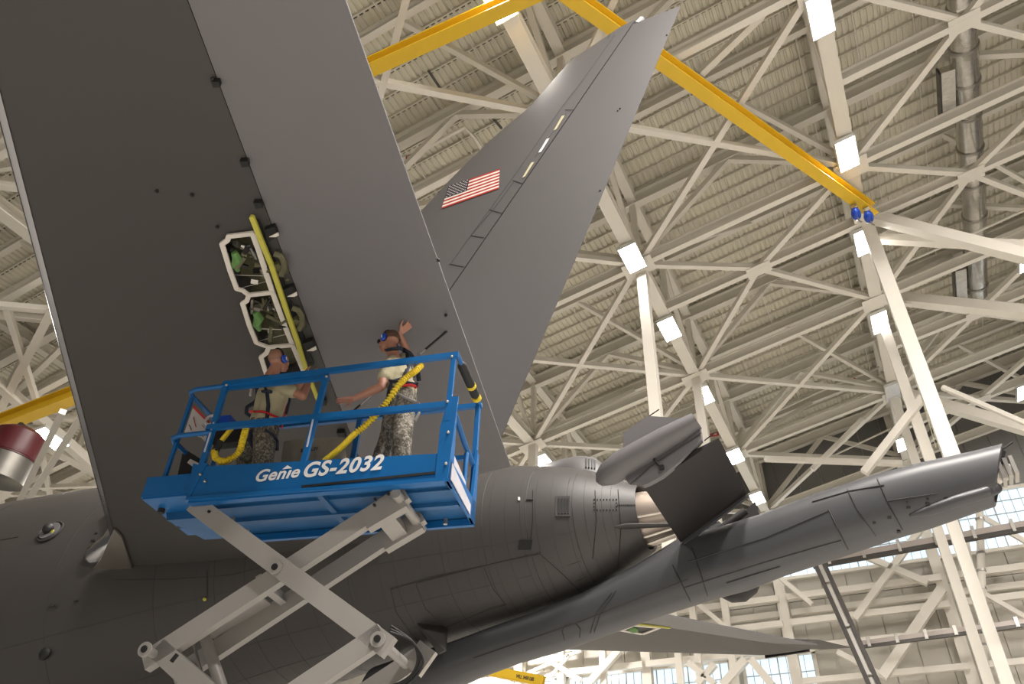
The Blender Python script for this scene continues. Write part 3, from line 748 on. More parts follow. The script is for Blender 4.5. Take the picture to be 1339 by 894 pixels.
# blade antenna under the tail, belly light, strut
def lpt(px, py, d): return LO + lray(px, py) * d
def lf(px, py, y): return la(px, py, 1, y)
a0 = hitf(545, 818, off=-.05); a1 = hitf(583, 822, off=-.05); tip = la(574, 855, 1, a0.y - .12); tip2 = la(583, 850, 1, a0.y - .12)
if a0 and a1 and tip:
    w_ = V((0, .05, 0)); MB().hexa([a0 - w_, a1 - w_, a1 + w_, a0 + w_, tip - w_ * .4, tip2 - w_ * .4, tip2 + w_ * .4, tip + w_ * .4]).build('blade_antenna', m_gray, fus)
h = hitf(808, 688, off=0); e_ = la(882, 686, 1, -.3)
MB().tube([h - V((.15, 0, 0)), h + (e_ - h) * .15, h + (e_ - h) * .8, e_], [.015, .055, .045, .035], 10, flat=.6).build('drain_mast', m_gray, fus, True)
# dorsal fairing at the fin root
P0 = la(712, 611, 1, 0); P1 = la(792, 622, 1, 0)
rings = []
for t in [0, .08, .2, .4, .6, .8, .93, 1]:
    px = 708 + 88 * t; top = [(0, 612), (.08, 607), (.2, 604), (.4, 600), (.6, 597), (.8, 598), (.93, 606), (1, 619)]
    yy = dict(top)[t]; bt_ = la(px, 625, 1, -.05); tp_ = la(px, yy, 1, -.05); hgt = (tp_ - bt_).length; wdd = .06 + .22 * math.sin(math.pi * min(1, t * .9 + .05))
    rings.append([V((bt_.x, -.05 + wdd * math.cos(g), bt_.z - .1 + (hgt + .1) * max(0, math.sin(g)))) for g in [math.pi * k / 12 for k in range(13)]])
df = MB().loft(rings).build('dorsal_fairing', m_fin, fus, 40)
BD = bvh_of(df); hd = lambda px, py, off=.006: hitf(px, py, BD, off)
for k in range(4):
    try: patch(766.5 + 3.6 * k, 606 + .5 * k, 2, 11, m_black, 'louver_slot', .012, hit=hd, par=df)
    except Exception as ex: print('louver', ex)
# polished root glove of the stabilizer
g0 = [(117, 736, .22), (128, 727, .30), (142, 714, .34), (150, 696, .25)]
rings = []
for px, py, r_ in ((114, 737, .05), (118, 733, .13), (126, 727, .19), (138, 720, .21), (150, 706, .18), (154, 690, .13), (146, 660, .07)):
    c = la(px, py, 1, -1.75 - (.3 if px < 130 else .3)); rings.append((c, r_))
MB().tube([c for c, _ in rings], [r for _, r in rings], 14).build('root_glove', m_chrome, st, True)
sh = [(128, 745), (160, 722), (168, 700), (173, 748), (150, 752)]
P = [ls(px, py, .03) for px, py in ((150, 690), (160, 700), (174, 742), (150, 742), (122, 742), (132, 730))]
MB().prism(P, (0, 0, -.03)).build('root_plate', m_fair, st)

# ---------------------------------------------------------------- fin and rudder
LEp = [la(px, py, 1, 0) for px, py in ((555, 272), (588, 236), (620, 204), (655, 172), (690, 143), (715, 115), (738, 88), (757, 68), (775, 56), (800, 44))]
LEl = sorted([(p.z, p.x) for p in LEp]); z0_, x0_ = LEl[0]; z1_, x1_ = LEl[2]
k_ = (x1_ - x0_) / (z1_ - z0_); LEl = [(-0.5, x0_ - k_ * (z0_ + .5))] + LEl
TEt = la(890, 8, 1, 0); TEb = la(652, 580, 1, 0); HTp = la(833, 29, 1, 0); HBp = la(591, 389, 1, 0)
def li(L_, z):
    for i in range(len(L_) - 1):
        if z <= L_[i + 1][0]: break
    a_, b_ = L_[i], L_[i + 1]; return a_[1] + (b_[1] - a_[1]) * (z - a_[0]) / (b_[0] - a_[0] + 1e-9)
TEx = lambda z: TEb.x + (TEt.x - TEb.x) * (z - TEb.z) / (TEt.z - TEb.z)
HGx = lambda z: HBp.x + (HTp.x - HBp.x) * (z - HBp.z) / (HTp.z - HBp.z)
ZT = max(p[0] for p in LEl)
def fth(z): return .42 - .30 * z / ZT
def fshape(u): return 1.35 * math.sqrt(max(0, u)) * (1 - u) + .55 * u * (1 - u) + .02
def fsec(z, xa, xb, lead=True):
    le = li(LEl, z); te = TEx(z); T = fth(z); n_ = 14; out = []
    us = [(i / n_) ** 1.7 if lead else i / n_ for i in range(n_ + 1)]
    xsn = [xa + (xb - xa) * u for u in us]
    for x in xsn[::-1]: out.append(V((x, -T * fshape((x - le) / (te - le)), z)))
    for x in xsn[(1 if lead else 0):]: out.append(V((x, T * fshape((x - le) / (te - le)), z)))
    return out
zsn = [.8 + (ZT - .8) * i / 30 for i in range(31)]
def topz(x): return ZT + (TEt.z - ZT) * max(0, min(1, (x - LEl[-1][1]) / (TEt.x - LEl[-1][1])))
fm = MB().loft([fsec(z, li(LEl, z), HGx(z) - .02) for z in zsn])
fin = fm.build('fin', m_fin, ac, 35)
zr = [1.2 + (TEt.z - 1.2) * i / 24 for i in range(25)]
rud = MB().loft([fsec(z, HGx(z) + .02, TEx(z), False) for z in zr]).build('rudder', m_fin, fin, 35)
MB().beam(V((HGx(1), 0, 1)), V((HGx(ZT - .2), 0, ZT - .2)), .12, .1, up=(0, 1, 0)).build('hinge_gap_seal', m_black, fin)
c = la(834, 30, 1, 0); MB().beam(c, c + V((.12, 0, .12)), .06, .1).build('tip_light', m_decal, fin)
BN = bvh_of(fin); BR = bvh_of(rud)
def hfin(px, py, off=.008):
    a_ = hitf(px, py, BN, off); return a_ if a_ is not None else hitf(px, py, BR, off)
sm = MB()
for L_ in ([(804, 46), (760, 108), (735, 140), (674, 228), (600, 330)], [(798, 44), (795, 50)], [(739, 144), (755, 144)], [(671, 236), (686, 241)], [(616, 308), (640, 312)], [(588, 345), (612, 350)], [(640, 274), (660, 280)],
           [(700, 205), (740, 148)], [(672, 238), (650, 268), (616, 308), (590, 344)]):
    Q = seamline(L_, hit=hfin)
    if len(Q) > 1: sm.tube(Q, .006, 4)
for px, py in ((808, 145), (811, 142), (785, 249), (872, 46), (875, 45)): sm.ball(hfin(px, py), .02, 6)
sm.build('panel_seams', m_seam, fin, kind='stuff')
def quadfin(c, mt, name, par, off=.012, nx=8):
    b = MB(); P = []
    for i in range(nx + 1):
        t = i / nx
        P.append([hfin(c[0][0] + (c[1][0] - c[0][0]) * t, c[0][1] + (c[1][1] - c[0][1]) * t, off), hfin(c[3][0] + (c[2][0] - c[3][0]) * t, c[3][1] + (c[2][1] - c[3][1]) * t, off)])
    vs = [q for p in P for q in p]; b.add(vs, [(2 * i, 2 * i + 2, 2 * i + 3, 2 * i + 1) for i in range(nx)]); return b
for c4, mt in ((((735, 152), (739, 151), (728, 169), (724, 171)), m_tan), (((715, 182), (719, 181), (708, 199), (704, 200)), m_decal), (((695, 213), (699, 212), (687, 231), (683, 233)), m_tan)):
    quadfin(c4, mt, 'formation_strip', fin, nx=2).build('formation_strip', mt, fin, fix=False)
FL = ((587, 244), (654, 221), (652.5, 247), (577.5, 273.5))
def fq(u, v_):
    a_ = (FL[0][0] + (FL[1][0] - FL[0][0]) * u, FL[0][1] + (FL[1][1] - FL[0][1]) * u); b_ = (FL[3][0] + (FL[2][0] - FL[3][0]) * u, FL[3][1] + (FL[2][1] - FL[3][1]) * u)
    return (a_[0] + (b_[0] - a_[0]) * v_, a_[1] + (b_[1] - a_[1]) * v_)
fg = MB(); fw_ = MB()
for k in range(13):
    q = [fq(0, k / 13), fq(1, k / 13), fq(1, (k + 1) / 13), fq(0, (k + 1) / 13)]
    tmp = quadfin(q, None, '', None, .012, 6); (fg if k % 2 == 0 else fw_).add(tmp.v, tmp.f)
fo = fw_.build('flag', m_fwhite, fin, fix=False); fo['label'] = 'painted stripes and stars national flag'
fg.build('red_stripes', m_fred, fo, fix=False)
tmp = quadfin([fq(0, 0), fq(.41, 0), fq(.41, 7 / 13), fq(0, 7 / 13)], None, '', None, .018, 4); MB().add(tmp.v, tmp.f).build('canton', m_fblue, fo, fix=False)
sb = MB()
for r_ in range(9):
    for c_ in range(6 if r_ % 2 == 0 else 5):
        u = .41 * ((c_ + (.5 if r_ % 2 == 0 else 1)) / 6); v_ = 7 / 13 * ((r_ + .7) / 9.4)
        pts = []
        for k in range(10):
            rr = 1 if k % 2 == 0 else .42; g = math.pi * k / 5 - math.pi / 2
            pts.append(hfin(*fq(u + .020 * rr * math.cos(g), v_ + .030 * rr * math.sin(g)), .024))
        sb.add(pts, [tuple(range(10))])
sb.build('stars', m_fwhite, fo, fix=False)

# ---------------------------------------------------------------- refuelling boom
TB = [((500, 873), (470, 960)), ((545, 858), (560, 912)), ((600, 842), (618, 884)), ((655, 822), (672, 864)), ((710, 803), (728, 848)), ((769, 779), (790, 826)), ((835, 744), (862, 801)), ((900, 703), (930, 780)), ((945, 693), (975, 768)),
      ((996, 678), (1022, 749)), ((1070, 650), (1090, 727)), ((1147, 626), (1165, 701)), ((1205, 611), (1218, 685)), ((1276, 595), (1262, 670)), ((1312, 586), (1300, 657))]
rings = []
for i, (tp, bp) in enumerate(TB):
    T_ = la(*tp, 1, 0); B_ = la(*bp, 1, 0); c = (T_ + B_) / 2; hv = (T_ - B_) / 2; ry = .33 if i < 13 else .30
    n_ = 28; rg = []
    for j in range(n_):
        g = 2 * math.pi * j / n_; cg, sg = math.cos(g), math.sin(g)
        e = .72; rg.append(c + V((0, ry * math.copysign(abs(cg) ** e, cg), 0)) + hv * math.copysign(abs(sg) ** e, sg))
    rings.append(rg)
boom = MB().loft(rings).build('refuelling_boom', m_boom, ac, 30)
BB = bvh_of(boom); hb = lambda px, py, off=.006: hitf(px, py, BB, off)
sm = MB()
for L_ in ([(1147, 626), (1160, 655), (1180, 692)], [(1083, 665), (1095, 690), (1109, 718)], [(1062, 656), (1110, 642), (1156, 634)], [(905, 716), (915, 745), (925, 778)], [(880, 738), (895, 770), (903, 786)],
           [(900, 735), (1000, 703), (1083, 668)], [(895, 768), (1000, 735), (1100, 706)], [(1108, 640), (1120, 665), (1145, 700)], [(800, 775), (780, 800), (772, 827)], [(806, 772), (786, 800), (777, 826)],
           [(735, 824), (740, 817), (753, 815), (759, 822), (758, 833)], [(735, 824), (738, 836)], [(620, 860), (760, 812), (840, 780), (900, 757)], [(1160, 655), (1225, 645)], [(950, 762), (1020, 740)]):
    Q = seamline(L_, hit=hb)
    if len(Q) > 1: sm.tube(Q, .006, 4)
sm.build('panel_seams', m_seam2, boom, kind='stuff')
for px, py, s_ in ((1188, 663, 5), (1213, 658, 5), (1213, 652, 3), (1237, 651, 5), (1163, 676, 5), (1143, 683, 4), (1186, 656, 2), (1290, 636, 2), (1254, 646, 2), (1175, 694, 4)):
    patch(px, py, s_, s_ * .7, m_dark, 'stain_patch', .007, hit=hb, par=boom)
# fairing ridge near the end, nozzle
Q = [hb(px, py, 0) for px, py in ((1190, 674), (1215, 667), (1250, 655), (1290, 643), (1303, 638))]
Q = [q for q in Q if q is not None]
MB().tube(Q, [.02, .06, .07, .07, .06][:len(Q)], 10).build('cable_fairing', m_boom, boom, True)
nz = la(1302, 622, 1, 0); ne = la(1328, 612, 1, 0)
MB().tube([nz - (ne - nz) * .3, nz + (ne - nz) * .5, ne], [.10, .09, .06], 14).build('nozzle', m_white, boom, True)
for k in range(3):
    p = nz.lerp(ne, .3 + .3 * k); MB().box(p, (.04, .24, .22)).build('nozzle_flange', m_steel, boom)
e0 = la(1310, 588, 1, -.1); e1 = la(1324, 578, 1, -.1); MB().tube([e0, e1], .01, 6).build('static_wick', m_black, boom)
MB().tube([la(1312, 590, 1, 0), la(1304, 620, 1, 0), la(1300, 655, 1, 0)], .03, 6).build('end_rim', m_black, boom, True)
# horizontal boom elevator and end plates
R0 = la(890, 709, 1, -.32)
best = None
for k in range(60, 400):
    y_ = -.01 * k; p = la(842, 637, 1, y_); dd = (p.x - R0.x) ** 2 + (p.z - R0.z) ** 2
    if best is None or dd < best[0]: best = (dd, y_)
YT = best[1]; print('boom tip y', YT, best[0])
def mir(p): return V((p.x, -p.y, p.z))
for sd in (-1, 1):
    f_ = (lambda p: p) if sd < 0 else mir
    q = [la(890, 709, 1, -.32), la(977, 645, 1, -.32), la(940, 573, 1, YT), la(842, 637, 1, YT)]
    nn = (q[1] - q[0]).cross(q[3] - q[0]).normalized()
    if nn.dot(LO - q[0]) < 0: nn = -nn
    # thin foil section lofted along the span
    def sec(a_, b_):
        out = []
        for u, t_ in ((0, 0), (.08, .035), (.3, .05), (.7, .035), (1, .006)): out.append(a_.lerp(b_, u) + nn * t_ * .3)
        for u, t_ in ((1, .006), (.7, .05), (.3, .08), (.08, .05)): out.append(a_.lerp(b_, u) - nn * t_)
        return out
    ev = MB().loft([[f_(p) for p in sec(q[0], q[1])], [f_(p) for p in sec(q[3], q[2])]]).build('boom_elevator', m_dark, boom, 35)
    lip = MB().beam(f_(q[0].lerp(q[1], .02) + nn * .03), f_(q[1] + nn * .03), .05, .035).build('elevator_lip', m_boom, ev)
    ep = [(816, 606), (817, 568), (849, 546), (890, 549), (906, 548), (916, 557), (919, 577), (905, 590), (890, 606), (868, 624), (850, 634), (842, 637), (836, 634), (822, 632)]
    P = [la(px, py, 1, YT) for px, py in ep]
    pl_ = MB().prism([f_(p + V((0, -.045, 0))) for p in P], (0, .07 * (1 if sd < 0 else -1), 0)).build('end_plate', m_gray2, boom)
    C_ = [(784, 630, .05), (787, 625, .10), (795, 618, .15), (812, 606, .17), (840, 590, .165), (870, 572, .15), (895, 558, .13), (911, 548, .11)]
    MB().tube([f_(la(px, py + 2, 1, YT - .05)) for px, py, _ in C_], [r * .95 for _, _, r in C_], 16).build('end_plate_pod', m_gray2, pl_, True)
    Q = [f_(la(px, py, 1, YT - .055)) for px, py in ((824, 633), (850, 610), (880, 590), (917, 566))]; MB().tube(Q, .006, 5).build('panel_seam', m_seam, pl_)
    Q = [f_(la(px, py, 1, YT - .06)) for px, py in ((855, 600), (864, 611))]; MB().tube(Q, .014, 6).build('hinge_slot', m_black, pl_)
    MB().box(f_(la(865, 611, 1, YT - .06)), (.05, .03, .05)).build('hinge_fitting', m_black, pl_)
    for a_, b_ in (((847, 545), (862, 535)), ((921, 576), (934, 566))):
        p0, p1 = la(*a_, 1, YT), la(*b_, 1, YT - .02); MB().tube([f_(p0), f_(p1)], .007, 5).build('static_wick', m_black, pl_)
# far stabilizer open bay
def lsf(px, py, off=0.0):
    d = lray(px, py); t = (KD * LO.y - off - LO.z) / (d.z - KD * d.y); return LO + d * t
s2 = stabs[1]; fb_ = ((812, 824), (828, 817.5), (862, 820.5), (840, 829))
MB().prism([lsf(*p, .0) for p in fb_], (0, 0, -.03)).build('bay_recess', m_dark, s2)
b = MB(); P = [lsf(*p, .05) for p in fb_]
for i in range(4): b.beam(P[i], P[(i + 1) % 4], .07, .02)
b.build('frame_member', m_white, s2); MB().beam(lsf(829, 815.5, .06), lsf(876, 821, .06), .06, .02).build('edge_channel', m_yel, s2)
MB().beam(lsf(800, 826, .05), lsf(812, 823.5, .05), .05, .02).build('frame_member', m_white, s2)
MB().ball(lsf(828, 823, .05), (.10, .14, .05), 8).build('green_fitting', m_green, s2, 'all')
# far end plate seen under the boom and far elevator half
C_ = [(936, 768, .03), (944, 773, .13), (956, 776, .19), (970, 775, .19), (984, 767, .14), (994, 756, .05)]
MB().tube([la(px, py, 1, 1.6) for px, py, _ in C_], [r for _, _, r in C_], 14, flat=.6).build('far_end_plate_tip', m_dark, boom, True)
MB().prism([la(px, py, 1, .9) for px, py in ((930, 712), (952, 690), (987, 655), (995, 678), (960, 700))], (0, .05, 0)).build('far_elevator_half', m_dark, boom)
# yoke and fittings at the elevator root
for a_, b_, r_, mt in (((890, 706), (935, 680), .09, m_dark), ((905, 700), (928, 672), .05, m_steel), ((922, 704), (945, 690), .10, m_black), ((938, 695), (975, 668), .05, m_dark)):
    p0, p1 = la(*a_, 1, -.15), la(*b_, 1, -.1); MB().tube([p0, p1], r_, 10).build('elevator_fitting', mt, boom, True)
MB().prism([la(px, py, 1, -.2) for px, py in ((905, 700), (915, 703), (925, 708), (903, 709))], (0, .02, 0)).build('green_edge', m_green, boom)
# thin mast rod
# ================================================================ SCISSOR LIFT
PO = V((-2.877876, 4.51899, 4.53666)); PYAW = .2325263
PA = V((math.cos(PYAW), math.sin(PYAW), 0)); PB = V((-math.sin(PYAW), math.cos(PYAW), 0))
PRM = Matrix.Rotation(PYAW, 3, 'Z'); PRI = PRM.transposed()
ZB = PO.z
def pp(px, py, b):   # lift coordinates (a along, b across, c up from the deck bottom)
    d = PRI @ ray(px, py); o = PRI @ (CAM - PO); return o + d * ((b - o.y) / d.y)
lift = empty('scissor_lift', (PO.x, PO.y, 0), PRM)
tag(lift, 'blue and grey self propelled scissor lift raised under the near stabilizer', 'lift')
Lz = V((0, 0, ZB))
def lb(parts, name, mt, par=None, smooth=False):
    for i in range(len(parts.v)): p = parts.v[i]; parts.v[i] = (p[0], p[1], p[2] + ZB)
    return parts.build(name, mt, par or lift, smooth)
PW = .78
# deck
b = MB(); b.box((-1.13, PW / 2, .085), (2.24, PW - .04, .05)); deck = lb(b, 'deck', m_under)
b = MB()
for y in (.42,): b.box((-1.13, y, .03), (2.2, .05, .06))
for x in (-1.1,): b.box((x, PW / 2, .035), (.05, PW - .06, .05))
b.box((-1.13, .30, .05), (2.2, .2, .03)); lb(b, 'deck_ribs', m_under)
b = MB(); b.box((-1.13, PW - .01, .02), (2.26, .04, .06)); b.box((-1.13, .03, .015), (2.2, .06, .03)); lb(b, 'deck_rim', m_blue)
for x, y in ((-.2, .62), (-1.98, .3), (-1.98, .55)):
    lb(MB().tube([(x, y, .0), (x, y, -.05)], .018, 8), 'deck_bolt', m_steel, None, True)
# near toe board (thin sheet)
def sheet(pts, b0, t=.02): return MB().prism([V((p.x, b0, p.z)) for p in pts], (0, t, 0))
tb = [pp(253, 606, 0), pp(268, 610, 0), pp(578, 593, 0), pp(582, 630, 0), pp(243, 655, 0)]
tbo = lb(sheet(tb, -.005), 'toe_board', m_blue)
a0 = pp(395, 637, 0); a1 = pp(575, 618, 0); lb(MB().beam(a0 - V((0, .008, 0)), a1 - V((0, .008, 0)), .012, .02), 'board_slot', m_black, tbo)
lb(MB().beam(pp(245, 653, 0) - V((0, .01, 0)), pp(582, 628, 0) - V((0, .01, 0)), .03, .03), 'lower_lip', m_blue, tbo)
lb(MB().box((-1.13, PW, .12), (2.26, .02, .22)), 'toe_board', m_blue)
# lettering on the board
tL = pp(334, 630, 0); tR = pp(399.5, 618.5, 0)
def put_text(body, pa, pb_, size, name, xs, mt=m_decal, bold=.012, shear=.25, y0=-.012, par=None, spacing=1):
    d = (pb_ - pa); d.y = 0; d.normalize(); up = V((0, -1, 0)).cross(d) * -1
    up = V((-d.z, 0, d.x))
    Mx = Matrix.Translation(V((pa.x, y0, pa.z)) + Lz) @ Matrix(((d.x, up.x, 0), (d.y, up.y, -1), (d.z, up.z, 0))).to_4x4()
    return text_mesh(name, body, size, mt, par or lift, Mx, shear=shear, bold=bold, ext=.002, xs=xs, spacing=spacing)
put_text('Gen\u0131e', pp(334.5, 630.5, 0), pp(391, 624, 0), .150, 'lettering', (pp(391, 624, 0) - pp(334, 630, 0)).length, par=tbo, bold=.003, spacing=1.06)
put_text('GS-2032', pp(397, 624.5, 0), pp(501, 613.5, 0), .185, 'lettering', (pp(502, 613.5, 0) - pp(398, 624, 0)).length, par=tbo, bold=.005, spacing=1.10)
tri = [pp(x, y, 0) for x, y in ((370, 614.5), (383, 613), (377, 609.2))]
lb(MB().prism([V((p.x, -.012, p.z)) for p in tri], (0, -.003, 0)), 'lettering_peak', m_decal, tbo)
# guard rails
def rail(pts, r, name='guard_rail', par=None, mt=None): return lb(MB().tube(pts, r, 10), name, mt or m_blue, par, True)
T0, T1 = pp(296, 502, 0), pp(597, 464, 0); M0, M1 = pp(275, 559, 0), pp(586, 529, 0)
lb(MB().beam(T0 - V((.03, 0, 0)), T1 + V((.02, 0, 0)), .038, .05), 'top_rail', m_blue)
lb(MB().beam(T0 + V((0, .02, -.035)), pp(430, 488, 0) + V((0, .02, -.035)), .03, .04), 'inner_rail', m_blue)
lb(MB().beam(M0 - V((.03, 0, 0)), M1, .038, .055), 'mid_rail', m_blue)
for t, bt in (((296, 502), (262, 613)), ((427, 491), (395, 608))):
    p = pp(*t, 0); q = pp(*bt, 0); po = lb(MB().beam(q + V((0, .01, -.1)), p, .05, .035, up=(0, 1, 0)), 'post', m_blue)
    lb(MB().box(q.lerp(p, .35) + V((.0, -.012, 0)), (.014, .01, .3)), 'worn_decal', m_label, po)
# slanted left panel post
lb(sheet([pp(262, 606, 0), pp(272, 606, 0), pp(247, 655, 0), pp(243, 655, 0)], -.012, .03), 'corner_plate', m_blue)
# near right corner
p = pp(592, 464, 0); q = pp(583, 528, 0); lb(MB().beam(V((-.045, 0, p.z)), V((-.05, 0, .55)), .04, .035, up=(0, 1, 0)), 'post', m_blue)
cp = sheet([pp(588, 520, 0), pp(600, 519, 0), V((.0, 0, .0)), V((-.10, 0, .0)), V((-.10, 0, .5))], -.015, .02); cpo = lb(cp, 'corner_plate', m_blue)
lb(MB().hexa([V((-.02, 0, 0)), V((.005, 0, 0)), V((.005, .12, 0)), V((-.02, .12, 0)), V((-.02, 0, .75)), V((.005, 0, .75)), V((.005, .06, .72)), V((-.02, .06, .72))]), 'corner_plate', m_blue)
lb(MB().hexa([V((-.02, PW - .14, 0)), V((.005, PW - .14, 0)), V((.005, PW, 0)), V((-.02, PW, 0)), V((-.02, PW - .05, .70)), V((.005, PW - .05, .70)), V((.005, PW, .62)), V((-.02, PW, .62))]), 'corner_plate', m_blue)
for px, py in ((586, 565), (583, 606), (591, 466), (585, 525), (262, 620), (268, 629), (427, 492), (296, 503)):
    c = pp(px, py, -.02); lb(MB().ball(c, .014, 8), 'bolt', m_steel, cpo)
# end frame at the right
lb(MB().box((-.005, PW / 2, .10), (.02, PW, .2)), 'end_board', m_blue)
st1 = [V((.012, .03, .17)), V((.012, PW * .62, .17)), V((.012, PW * .62, .03)), V((.012, .03, .03))]
lb(MB().prism([V((.008, .04, .04)), V((.008, .60, .015)), V((.008, .60, .10)), V((.008, .04, .18))], (.006, 0, 0)), 'worn_sticker', m_label)
lb(MB().beam((-.02, .10, .26), (-.02, .52, .20), .012, .12), 'worn_sticker', m_label)
for z in (.62,): rail([(-.03, .02, z + .1), (-.03, PW * .55, z - .02), (-.03, PW - .06, .55)], .024)
rail([(-.03, PW * .66, .55), (-.03, PW * .66, .12)], .02, 'gate_post')
lb(MB().beam((-.03, .1, .16), (-.03, PW - .08, .16), .03, .04), 'gate_rail', m_blue)
lb(MB().beam((-.03, PW - .02, .0), (-.03, PW - .02, 1.22), .04, .05, up=(0, 1, 0)), 'post', m_blue)
p0 = V((-.02, .0, 1.23)); p1 = V((-.02, PW, 1.21))
rail([p0, p1], .022, 'end_rail')
pad = lb(MB().tube([p0.lerp(p1, .16), p0.lerp(p1, .2), p0.lerp(p1, .78), p0.lerp(p1, .82)], [.02, .042, .042, .02], 12), 'foam_pad', m_black, None, True)
for t in (.60, .84): lb(MB().tube([p0.lerp(p1, t - .03), p0.lerp(p1, t + .02)], .045, 12), 'yellow_band', m_lany, pad, True)
# far side rails
lb(MB().beam((-2.25, PW, 1.21), (0, PW, 1.21), .038, .05), 'top_rail', m_blue)
lb(MB().beam((-2.25, PW, .66), (0, PW, .66), .038, .045), 'mid_rail', m_blue)
for x in (-2.22, -1.22): 
    po = lb(MB().beam((x, PW, .1), (x, PW, 1.21), .05, .035, up=(0, 1, 0)), 'post', m_blue); lb(MB().box((x + .01, PW - .025, .55), (.014, .01, .35)), 'worn_decal', m_label, po)
# sliding extension at the left
XL = -2.72
def loop(z, nm, xl=-2.60):
    P = [(-2.2, .0, z), (xl + .10, .0, z), (xl + .03, .025, z), (xl, .09, z), (xl, PW - .09, z), (xl + .03, PW - .025, z), (xl + .1, PW, z), (-2.2, PW, z)]
    rail(P, .023, nm)
loop(1.175, 'extension_top_rail', -2.62); loop(.68, 'extension_mid_rail', -2.64)
b = MB(); b.box((-2.44, .03, .20), (.54, .02, .18)); b.box((-2.44, PW - .03, .20), (.54, .02, .18)); b.box((XL, PW / 2, .20), (.02, PW - .06, .18)); b.box((-2.44, PW / 2, .10), (.54, PW - .06, .02)); b.box((-2.44, .03, .28), (.56, .03, .02))
lb(b, 'extension_deck', m_blue)
b = MB(); b.hexa([V((-2.62, .3, .02)), V((-2.3, .3, .02)), V((-2.3, .72, .02)), V((-2.5, .72, .02)), V((-2.66, .3, .11)), V((-2.3, .3, .11)), V((-2.3, .72, .11)), V((-2.6, .72, .11))]); lb(b, 'extension_underside', m_under)
for x, y in ((-2.64, .22), (-2.62, .5)): lb(MB().tube([(x, y, .09), (x, y, .05)], .03, 8), 'roller', m_black, None, True)
for y in (.1, PW - .1): lb(MB().beam((-2.62, y, .28), (-2.62, y, 1.17), .03, .03, up=(0, 1, 0)), 'post', m_blue)
# black manual box and placard on the extension front
q = [pp(*p, .28) for p in ((232, 622), (258, 622), (263, 600), (240, 586))]
lb(MB().prism([V((p.x, .28, p.z)) for p in q], (0, .12, 0)), 'manual_box', m_black)
q = [pp(*p, .27) for p in ((249, 600), (263, 607), (258, 614), (245, 605))]
lb(MB().prism([V((p.x, .27, p.z)) for p in q], (0, -.004, 0)), 'box_label', m_paper)
q = [pp(*p, .30) for p in ((253, 530), (276, 553), (268, 577), (262, 571), (241, 565))]
pl0 = lb(MB().prism([V((p.x, .30, p.z)) for p in q], (0, .01, 0)), 'placard', m_paper)
q2 = [pp(*p, .295) for p in ((253, 530), (276, 553), (275, 556), (252, 533))]
lb(MB().prism([V((p.x, .295, p.z)) for p in q2], (0, -.002, 0)), 'placard_red_edge', m_redink, pl0)
for a_, b_ in (((253, 545), (256, 558)), ((264, 556), (269, 561)), ((247, 555), (250, 562)), ((258, 566), (266, 571))):
    lb(MB().beam(pp(*a_, .293), pp(*b_, .293), .003, .01, up=(0, 1, 0)), 'placard_print', m_redink if a_[0] == 253 else m_ink, pl0)
# control box
c = pp(293, 556, .35); cb_ = lb(MB().box(c, (.16, .12, .14)), 'control_box', m_muff)
P = [c + V((-.10 + .05 * math.cos(g), -.08, .02 + .05 * math.sin(g))) for g in [k * .5 for k in range(13)]]; lb(MB().tube(P, .014, 8), 'joystick_guard', m_paper, cb_, True)
lb(MB().box(c + V((.12, 0, -.16)), (.3, .1, .14)), 'control_bracket', m_black, cb_)
# scissor arms -------------------------------------------------------
SH = 1.12; AL, AR_ = -2.24, -.42
def arm(a, b_, y, h=.15, wd=.07, name='scissor_arm'):
    a = V(a); b_ = V(b_); d = (b_ - a).normalized(); o = MB().beam(V((a.x, y, a.z)) - d * .09, V((b_.x, y, b_.z)) + d * .09, wd, h, up=(0, 1, 0) if False else (0, 0, 1))
    return lb(o, name, m_arm)
for k in range(4):
    z1 = -.03 - SH * k; z0 = z1 - SH + (.0)
    if k == 0: z1 = -.01
    oA = arm((AL + .08, 0, z1), (AR_, 0, z0), .10 if k % 2 == 0 else .20)
    if k: arm((AL, 0, z1), (AR_, 0, z0), .58 if k % 2 else .68)
    arm((AR_ - .06, 0, z1), (AL, 0, z0), .20 if k % 2 == 0 else .10)
    if k % 2 == 0: oB = arm((AR_ - .06, 0, z1), (AL, 0, z0), .60)
    else: arm((AR_, 0, z1), (AL, 0, z0), .68)
    # pivots
    zc = (z1 + z0) / 2; xc = (AL + AR_) / 2
    for (x, z) in ((xc, zc), (AR_, z0), (AL, z0)):
        pv = lb(MB().tube([(x, .05, z), (x, .70, z)], .035, 12), 'pivot_tube', m_arm, None, True)
        lb(MB().tube([(x, .045, z), (x, .06, z)], .055, 14), 'pivot_boss', m_arm, pv, True); lb(MB().tube([(x, .035, z), (x, .06, z)], .026, 10), 'pivot_cap', m_black, pv, True)
# top end fittings
lb(MB().tube([(-.44, .06, -.03), (-.44, .72, -.03)], .042, 14), 'roller_tube', m_arm, None, True)
for y in (.20, .60):
    lb(MB().beam((-.42, y, -.02), (-.72, y, -.19), .085, .175), 'arm_end_plate', m_arm)
lb(MB().hexa([V((-.62, .24, -.20)), V((-.50, .24, -.14)), V((-.50, .57, -.14)), V((-.62, .57, -.20)), V((-.66, .24, -.11)), V((-.54, .24, -.04)), V((-.54, .57, -.04)), V((-.66, .57, -.11))]), 'cross_plate', m_white if False else m_arm)
lb(MB().beam((-2.22, .10, .04), (-2.0, .10, -.11), .06, .14), 'arm_end_plate', m_steel)
for x, z in ((-2.05, -.06), (-.60, -.07), (-.60, -.12), (-.5, -.03)): lb(MB().tube([(x, .05, z), (x, .07, z)], .012, 8), 'bolt_hole', m_black, None, True)
